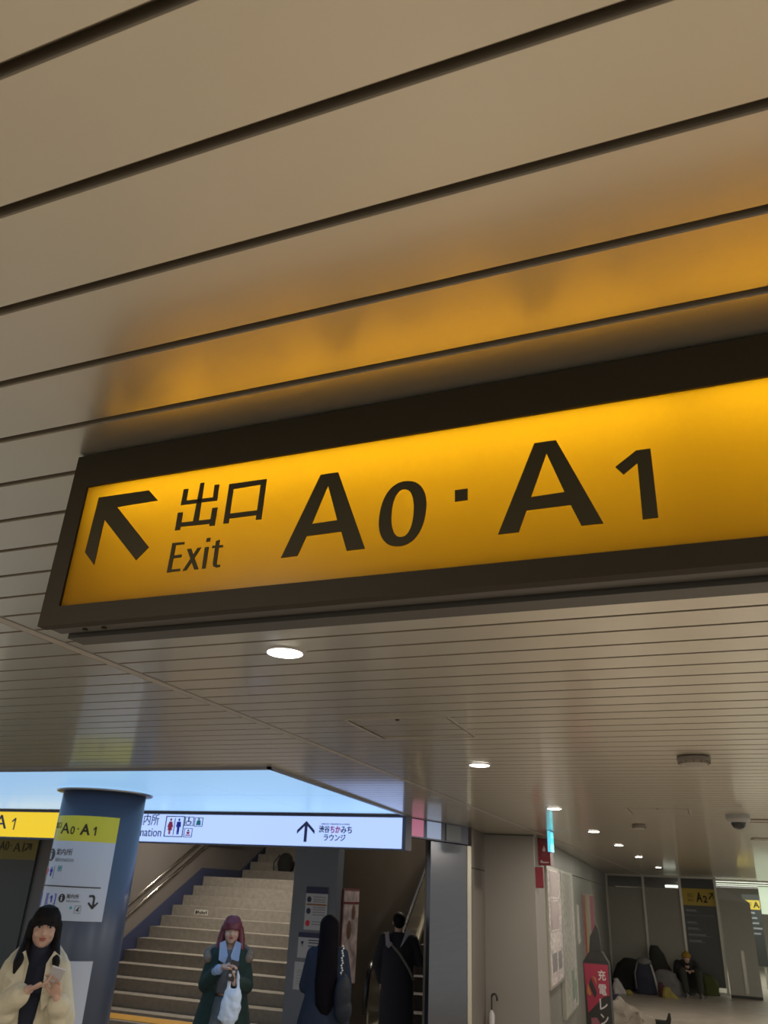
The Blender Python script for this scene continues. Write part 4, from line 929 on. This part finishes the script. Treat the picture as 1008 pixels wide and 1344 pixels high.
bx = MB().box((-.037, -.075, -.004), (.037, .075, .004)); bx.v = [tuple(Matrix.Rotation(.25, 3, 'Y') @ Matrix.Rotation(-.55, 3, 'X') @ Vector(v)) for v in bx.v]; bx.build('case', M_phonew, ph, local=True)
bx = MB().box((-.034, -.072, .004), (.034, .072, .0048)); bx.v = [tuple(Matrix.Rotation(.25, 3, 'Y') @ Matrix.Rotation(-.55, 3, 'X') @ Vector(v)) for v in bx.v]; bx.build('screen', M_phone, ph, local=True)

# ---- red-haired woman in the green coat
W2 = (-4.04, 6.8, 0); a2 = math.atan2(4.04, 6.8)
wr2 = [(-.045, -.24, 1.20), (.06, -.25, 1.10)]; el2 = [(-.165, -.03, 1.04), (.165, -.03, 1.04)]
o, bo, L, k = standing('person', W2, a2, 1.58, 'woman with burgundy hair and open dark green fur-trimmed coat before the stairs',
    wr2, el2, [((-.045, -.24, 1.20), (.6, -.35, .25), (.5, 0, -.7), (.3, -.6, .5), .6, .16), ((.06, -.25, 1.10), (-.30, -.2, .75), (-.7, -.5, .1), (-.5, -.4, .5), .7, .16)])
face(L['head'], bo)
trousers(o, L, k, M_denim); shoes(o, k)
b = MB(); b.loft([(0, 0, 1.035*k, .130, .105), (0, 0, 1.14*k, .140, .112), (0, 0, 1.30*k, .125, .095), (0, .01, 1.37*k, .10, .08)]); blob('grey_top', b, .010, M_greytop, o, 3)
h = L['head']
for s in (-1, 1):
    MB().prism([(s*.045, -.045, 1.385), (s*.012, -.105, 1.275), (s*.030, -.118, 1.215), (s*.085, -.110, 1.24), (s*.092, -.06, 1.365)], (0, -.02, 0)).build('shirt_collar', M_shirt, o, local=True)
b = MB(); b.shell([(0, .01, .42, .285, .19), (0, .01, .75, .245, .17), (0, .005, 1.0, .185, .15), (0, .0, 1.18, .178, .135), (0, .005, 1.28, .160, .112), (0, .02, 1.35, .11, .09)], [.52, .50, .48, .48, .52, .80], .022)
b.chain([(-.130, .01, 1.27), (-.170, -.03, 1.05), (-.085, -.20, 1.17)], [.056, .066, .052]); b.chain([(.130, .01, 1.27), (.170, -.03, 1.05), (.090, -.205, 1.08)], [.056, .066, .052])
coat = blob('coat', b, .009, M_green, o, 3)
b = MB(); b.chain([(-.175, -.03, 1.24), (-.175, .03, 1.275), (-.10, .10, 1.31), (0, .12, 1.32), (.10, .10, 1.31), (.165, .03, 1.285), (.165, -.03, 1.25)], [.040, .052, .052, .052, .052, .052, .040]); blob('fur_trim', b, .010, M_fur, coat, 1)
MB().cap((-.095, -.205, 1.165), .042, (-.075, -.222, 1.178), .040).build('shirt_cuff', M_shirt, o, smooth=True, local=True)
b = MB(); b.ball(h+Vector((0, .020, .030)), (.087, .098, .092), 20)
for s in (-1, 1): b.chain([h+Vector((s*.072, .0, .02)), h+Vector((s*.088, .0, -.07)), h+Vector((s*.092, -.02, -.14)), h+Vector((s*.085, -.04, -.185))], [.026, .034, .030, .010])
b.loft([(0, .07, h.z+.02, .08, .05), (0, .075, h.z-.09, .09, .05), (0, .08, h.z-.18, .07, .03)])
hair = blob('hair', b, .007, M_hairr, o, 2)
b = MB()
for i in range(11):
    t = (i-5)/5; b.chain([h+Vector((t*.045, -.050, .098)), h+Vector((t*.066, -.090+.03*t*t, .055)), h+Vector((t*.070, -.102+.042*t*t, .014-.010*abs(t)))], [.013, .011, .007])
blob('fringe', b, .005, M_hairr, hair, 1)
R2 = Matrix.Rotation(a2, 4, 'Z')
def loc2(v): return tuple(R2 @ Vector(v)+Vector(W2))
ph = empty('phone', loc2((.04, -.30, 1.18)), a2, label='dark phone with black and white case held by the woman with burgundy hair', cat='phone')
bx = MB().box((-.036, -.005, -.075), (.036, .005, .075)); rr = Matrix.Rotation(.25, 3, 'Y'); bx.v = [tuple(rr @ Vector(v)) for v in bx.v]; bx.build('case', M_phone, ph, local=True)
for cxx, czz in ((-.012, .03), (.014, -.005), (-.006, -.035)):
    q_ = MB().ball((cxx, -.006, czz), (.014, .002, .012), 10); q_.v = [tuple(rr @ Vector(v)) for v in q_.v]; q_.build('case_print', M_phonew, ph, local=True)
bg_ = empty('carrier_bag', loc2((.055, -.27, .80)), a2, label='white plastic carrier bag hanging from the arm of the woman with burgundy hair', cat='bag')
b = MB(); b.loft([(0, 0, .0, .045, .03), (-.005, 0, .035, .078, .045), (0, 0, .12, .085, .05), (.01, 0, .20, .070, .04), (.01, 0, .25, .055, .025)], e=2.4)
b.cap((-.04, 0, .22), .020, (-.025, .0, .31), .012, 8); b.cap((.055, 0, .22), .020, (.03, .0, .37), .010, 8); b.ball((-.075, 0, .045), (.022, .015, .018), 8)
me = remesh(b, .007, 2)
for v in me.vertices: v.co += Vector((noise.noise(v.co*22), noise.noise(v.co*22+Vector((9, 0, 0))), noise.noise(v.co*20+Vector((0, 9, 0)))))*.010
link('bag_body', me, M_plastic, bg_)

# ---- person with long dark hair, seen from behind
W3 = (-3.30, 7.23, 0); a3 = math.atan2(3.30, 7.23)+PI
el3 = [(-.175, -.05, 1.05), (.175, -.05, 1.05)]; wr3 = [(-.12, -.25, 1.08), (.12, -.25, 1.08)]
o, bo, L, k = standing('person', W3, a3, 1.62, 'person seen from behind with very long dark hair and slate-blue coat',
    wr3, el3, [((-.12, -.25, 1.08), (.4, -.5, .4), (.7, 0, -.3), (0, 0, 1), .5, .16), ((.12, -.25, 1.08), (-.4, -.5, .4), (-.7, 0, -.3), (0, 0, 1), .5, .16)])
trousers(o, L, k, M_navy); shoes(o, k)
b = MB(); b.loft([(0, .0, .45, .25, .17), (0, 0, .80, .225, .155), (0, 0, 1.02, .170, .130), (0, 0, 1.2, .172, .130), (0, .005, 1.31, .155, .105), (0, .02, 1.39, .08, .075)])
b.chain([(-.130, .01, 1.305), (-.180, -.045, 1.05), (-.125, -.22, 1.07)], [.056, .056, .046]); b.chain([(.130, .01, 1.305), (.180, -.045, 1.05), (.125, -.22, 1.07)], [.056, .056, .046])
blob('coat', b, .010, M_bluecoat, o, 3)
h = L['head']; b = MB(); b.ball(h+Vector((0, .018, .025)), (.088, .102, .094), 20)
b.loft([(0, .05, h.z+.03, .086, .070), (0, .065, h.z-.08, .088, .065), (0, .10, h.z-.22, .092, .050), (.0, .122, h.z-.40, .098, .035), (0, .128, h.z-.56, .080, .028), (-.01, .130, h.z-.66, .035, .014)])
blob('hair', b, .008, M_hairl, o, 2)
R3 = Matrix.Rotation(a3, 4, 'Z')
def loc3(v): return tuple(R3 @ Vector(v)+Vector(W3))
hb = empty('shoulder_bag', loc3((-.15, .14, .88)), a3, label='small black leather shoulder bag on pearl chain, on the long-haired person\'s back', cat='bag')
b = MB(); b.ball((-.0, .035, .13), (.075, .045, .17), 16); b.ball((-.01, .035, .03), (.08, .045, .10), 16); blob('bag_body', b, .009, M_leather, hb, 2)
for i in range(13):
    t = i/12; MB().ball((.02+.006*math.sin(i*2.1), -.005-.03*t+.0, .28+.22*t), .0085, 8).build('pearl', M_pearl, hb, smooth=True, local=True)
MB().tube([(.0, -.02, .24), (.02, -.01, .28)], .006, 6).build('strap', M_leather, hb, local=True)
MB().tube([(.02, -.04, .50), (.02, -.13, .47), (.01, -.17, .36)], .006, 6).build('strap', M_leather, hb, local=True)

# ---- man in a long dark coat, from behind
W4 = (-3.85, 10.55, 0); a4 = math.atan2(3.85, 10.55)+PI
el4 = [(-.26, -.02, 1.05), (.25, -.02, 1.02)]; wr4 = [(-.14, -.22, 1.10), (.20, -.10, .80)]
o, bo, L, k = standing('person', W4, a4, 1.60, 'man seen from behind in a long black coat with striped scarf at the escalator',
    wr4, el4, [((-.14, -.22, 1.10), (.5, -.4, .3), (.5, 0, -.7), (0, 0, 1), .6, .17), ((.20, -.10, .80), (0, -.2, -1), (-.8, 0, 0), (0, -1, 0), .4, .17)])
trousers(o, L, k, M_darksuit); shoes(o, k)
b = MB(); b.loft([(0, 0, .36, .215, .15), (0, 0, .75, .205, .15), (0, 0, 1.0, .200, .145), (0, 0, 1.18, .225, .145), (0, .005, 1.30, .205, .115), (0, .02, 1.37, .10, .08)])
b.chain([(-.17, .01, 1.28), (-.27, -.02, 1.05), (-.15, -.20, 1.10)], [.080, .070, .050]); b.chain([(.17, .01, 1.28), (.255, -.02, 1.02), (.205, -.09, .83)], [.080, .068, .052])
coat = blob('coat', b, .010, M_darksuit, o, 3)
h = L['head']; b = MB(); b.ball(h+Vector((0, .022, .028)), (.082, .096, .086), 20); b.ball(h+Vector((0, .055, -.025)), (.066, .05, .05), 14); blob('hair', b, .008, M_hairb, o, 1)
b = MB(); b.prism([(-.02, .135, 1.20), (-.06, .135, 1.245), (-.155, .09, 1.385), (-.10, .085, 1.405)], (0, .018, 0)); b.prism([(.07, .135, 1.24), (.11, .135, 1.27), (.13, .10, 1.38), (.17, .10, 1.34), (.155, .13, 1.22), (.12, .14, 1.19)], (0, .018, 0))
b.build('striped_scarf', M_stripe, coat, local=True)
MB().tube([(.10, .135, 1.25), (-.02, .165, 1.14), (-.14, .15, .98), (-.20, .09, .86)], .016, 8).build('crossbody_strap', M_cloth, coat, smooth=True, local=True)

# ---- seated person with a yellow hat by the A2 board
W5 = (-.93, 21.95, 0)
o = empty('person', W5, math.radians(10), label='seated person in dark clothes with yellow knit hat below the A2 board', cat='person')
b = body_mb(1.6, [(-.09, .02, .12), (.09, .02, .12)], [(-.16, -.42, .48), (.18, -.40, .46)], [(-.14, -.66, .10), (.16, -.70, .10)], [(-.17, .06, .60), (.17, .06, .60)], [(-.24, -.16, .42), (.24, -.16, .42)], [(-.10, -.36, .50), (.10, -.36, .50)], (0, -.04, .60), (0, .06, .46))
hc = Vector((0, -.12, .735)); hbm = MB(); hand(hbm, (-.10, -.36, .50), (.5, -.4, 0), (0, 0, -1), (0, -1, 0), .5); hbm2 = MB(); hand(hbm2, (.10, -.36, .50), (-.5, -.4, 0), (0, 0, -1), (0, -1, 0), .5)
hm = remesh(head_mb(hc), .008, 2); bo = link('body', join_meshes([remesh(b, .016, 3), hm, remesh(hbm, .005, 1), remesh(hbm2, .005, 1)]), M_skin, o); face(hc, bo)
b = MB(); b.loft([(0, .05, .04, .24, .20), (0, .06, .35, .24, .18), (0, .06, .58, .22, .13), (0, -.02, .70, .10, .10)])
b.chain([(-.18, .06, .60), (-.26, -.16, .42), (-.12, -.34, .50)], [.085, .075, .055]); b.chain([(.18, .06, .60), (.26, -.16, .42), (.12, -.34, .50)], [.085, .075, .055]); blob('jacket', b, .012, M_darkcloth, o, 3)
b = MB(); b.chain([(-.09, .0, .13), (-.16, -.42, .48), (-.14, -.64, .12)], [.11, .085, .07]); b.chain([(.09, .0, .13), (.18, -.40, .46), (.16, -.68, .12)], [.11, .085, .07]); blob('trousers', b, .012, M_darkgreen, o, 3)
b = MB(); b.chain([(-.09, -.02, .63), (0, -.10, .62), (.09, -.02, .63)], [.06, .065, .06]); b.ball((0, -.02, .63), (.10, .09, .06)); blob('scarf', b, .012, M_darkcloth, o, 2)
for x, y in ((-.14, -.66), (.16, -.70)):
    b = MB(); b.cap((x, y+.03, .05), .045, (x, y-.14, .04), .036); b.box((x-.04, y-.17, 0), (x+.04, y+.06, .02)); blob('shoe', b, .009, M_cloth, o, 2)
b = MB(); b.ball(hc+Vector((0, .012, .045)), (.098, .112, .085), 18); b.lathe([(.098, 0), (.106, .01), (.106, .04), (.098, .05)], tuple(hc+Vector((0, .005, .01))), 20, sy=1.12); b.ball(hc+Vector((0, .02, .135)), .025, 10); blob('knit_hat', b, .008, M_yellowhat, o, 1)

# ================================================================ BELONGINGS ON THE FLOOR
def lump(name, x, y, z0, secs, m, label, cat, amp=.03, fr=5, vox=.02, extra=None, seed=0):
    o = empty(name, (x, y, 0), label=label, cat=cat, group=None)
    b = MB(); b.loft([(a, c, z, rx, ry) for a, c, z, rx, ry in secs], e=2.6)
    if extra: extra(b)
    me = remesh(b, vox, 3)
    for v in me.vertices:
        f_ = min(1, v.co.z/.08)
        v.co += Vector((noise.noise(v.co*fr+Vector((seed, 0, 0))), noise.noise(v.co*fr+Vector((0, seed+5, 0))), noise.noise(v.co*fr+Vector((0, 0, seed+9)))*f_))*amp
        v.co.z = max(v.co.z, 0)
    link('cover', me, m, o); return o
P = at(822, 1301, Y=21.9)
lump('blanket_bundle', at(829, 1300, Y=21.9).x, 21.9, 0, [(0, 0, 0, .42, .30), (0, 0, .30, .40, .28), (.03, 0, .52, .32, .22), (.08, 0, .64, .20, .12)], M_darkcloth, 'large black bundle slumped against the grey boards left of the navy bag', 'bundle', .05, 3, seed=1)
nb = lump('navy_backpack', at(848, 1300, Y=21.2).x, 21.2, 0, [(0, 0, 0, .235, .13), (0, 0, .35, .235, .15), (0, 0, .60, .17, .12), (0, 0, .68, .09, .07)], M_navybag, 'upright navy backpack with grey top in front of the black bundle', 'bag', .015, 5, seed=2)
MB().ball((0, -.01, .63), (.17, .13, .09), 14).build('top_flap', M_cloth, nb, smooth=True, local=True)
MB().tube([(-.19, -.11, .10), (-.20, -.12, .40), (-.13, -.12, .62)], .018, 8).build('strap', M_cloth, nb, smooth=True, local=True)
MB().tube([(.15, -.12, .60), (.22, -.13, .35), (.27, -.13, .02)], .022, 8).build('strap', M_bannerwhite, nb, smooth=True, local=True)
o = lump('dark_coat_pile', at(868, 1290, Y=22.2).x, 22.2, 0, [(0, 0, 0, .30, .22), (0, 0, .45, .25, .18), (-.05, 0, .75, .17, .13), (-.07, 0, .92, .09, .07)], M_darkgreen, 'tall dark hooded shape leaning on the grey boards behind the grey bag', 'bundle', .03, 4, seed=3)
lump('grey_sack', at(878, 1298, Y=21.55).x, 21.5, 0, [(0, 0, 0, .30, .2), (.0, 0, .25, .28, .18), (-.04, 0, .42, .22, .12), (-.06, 0, .48, .15, .06)], M_cloth, 'crumpled grey cloth sack beside the person in the yellow hat', 'bag', .05, 5, seed=4)
lump('small_bag', at(869, 1307, Y=20.9).x, 20.9, 0, [(0, 0, 0, .07, .07), (0, 0, .18, .075, .07), (0, 0, .27, .04, .04)], M_maroon, 'small maroon bag on the floor between navy backpack and yellow bag', 'bag', .02, 8, vox=.012, seed=5)
lump('small_bag', at(880, 1308, Y=20.8).x, 20.8, 0, [(0, 0, 0, .16, .09), (-.03, 0, .10, .13, .08), (-.08, 0, .22, .04, .04)], M_yellowbag, 'small crumpled yellow bag in front of the grey sack', 'bag', .04, 8, vox=.012, seed=6)
lump('olive_bag', at(933, 1304, Y=22).x, 22.2, 0, [(0, 0, 0, .20, .15), (0, 0, .22, .20, .14), (-.03, 0, .40, .12, .08)], M_olive, 'rounded olive green bag on the floor right of the yellow-hatted person', 'bag', .03, 5, seed=7)
lump('small_bag', at(813, 1305, Y=20.8).x, 20.8, 0, [(0, 0, 0, .14, .12), (-.03, 0, .15, .11, .09), (-.06, 0, .30, .05, .05)], M_bannerwhite, 'small white carrier bag at the left end of the floor belongings', 'bag', .05, 7, vox=.014, seed=8)
lump('small_bag', at(826, 1305, Y=20.9).x, 20.9, 0, [(0, 0, 0, .09, .07), (-.02, 0, .09, .05, .05)], M_yellowbag, 'tiny yellow-green bag on the floor left of the navy backpack', 'bag', .03, 8, vox=.012, seed=9)
Ps = at(822, 1343, Z=.05); XS_, YS_ = Ps.x, Ps.y
lump('beige_blanket', XS_, YS_, 0, [(0, 0, 0, .44, .30), (0, 0, .14, .42, .26), (-.05, 0, .24, .34, .18), (-.15, .05, .36, .10, .08)], M_beige, 'crumpled pale beige blanket on the floor beside the charging stand', 'blanket', .13, 6, seed=10)
lump('dark_jacket', at(803, 1336, Z=.1).x, YS_+.62, 0, [(0, 0, 0, .20, .2), (-.02, 0, .2, .16, .15), (-.03, 0, .40, .1, .08)], M_navybag, 'folded navy jacket between the charging stand and the beige blanket', 'jacket', .04, 5, seed=11)
Q = at(866, 1344, Z=.04)
#shoe
so = empty('shoe', (Q.x, Q.y, 0), label='dark shoe with upturned toe on the floor right of the beige blanket', cat='shoe')
b = MB(); b.chain([(-.20, .05, .05), (.0, 0, .05), (.13, -.0, .055), (.155, 0, .12), (.165, 0, .19)], [.05, .055, .045, .036, .022]); b.ball((-.20, .05, .08), (.06, .05, .05), 10)
blob('upper', b, .01, M_darkcloth, so, 2); MB().box((-.24, -.05, 0), (.13, .07, .015)).build('sole', M_rubber, so, local=True)
# ---- backpack of someone higher on the stairs
zs = 2.082
bk2 = empty('backpack', (-8.08, 15.375, zs), label='black backpack standing high on the steps under the blue-white sign', cat='bag')
b = MB(); b.loft([(0, 0, 0, .14, .09), (0, 0, .16, .17, .12), (0, 0, .28, .13, .10), (0, 0, .34, .06, .05)], e=2.5); blob('bag_body', b, .015, M_darkcloth, bk2, 3)
MB().tube([(-.11, -.06, .30), (-.21, -.10, .16), (-.20, -.10, .01)], .012, 6).build('strap', M_darkcloth, bk2, local=True)
# sticker on a riser
kk = 8; ys_ = 10.7+(kk-1)*.285-.001
sp = pmY(255.5, 1194, 273, 1201, ys_, th=.004)
sk = MB().prism([sp(0, 0, 0), sp(1, 0, 0), sp(1, 1, 0), sp(0, 1, 0)], (0, -.003, 0)).build('sticker', mat('sticker_white', (.6, .58, .52), .5))
tag(sk, 'small white sticker with dark marks on a stair riser', 'sticker')
put_polys([rect(.08, .2, .2, .8), rect(.25, .35, .33, .8), rect(.4, .2, .46, .7), rect(.52, .3, .62, .75), rect(.68, .25, .78, .6), rect(.84, .3, .92, .8)], lambda u, v, t: sp(u, v, t)+Vector((0, -.003, 0)), M_black, sk, 'lettering')
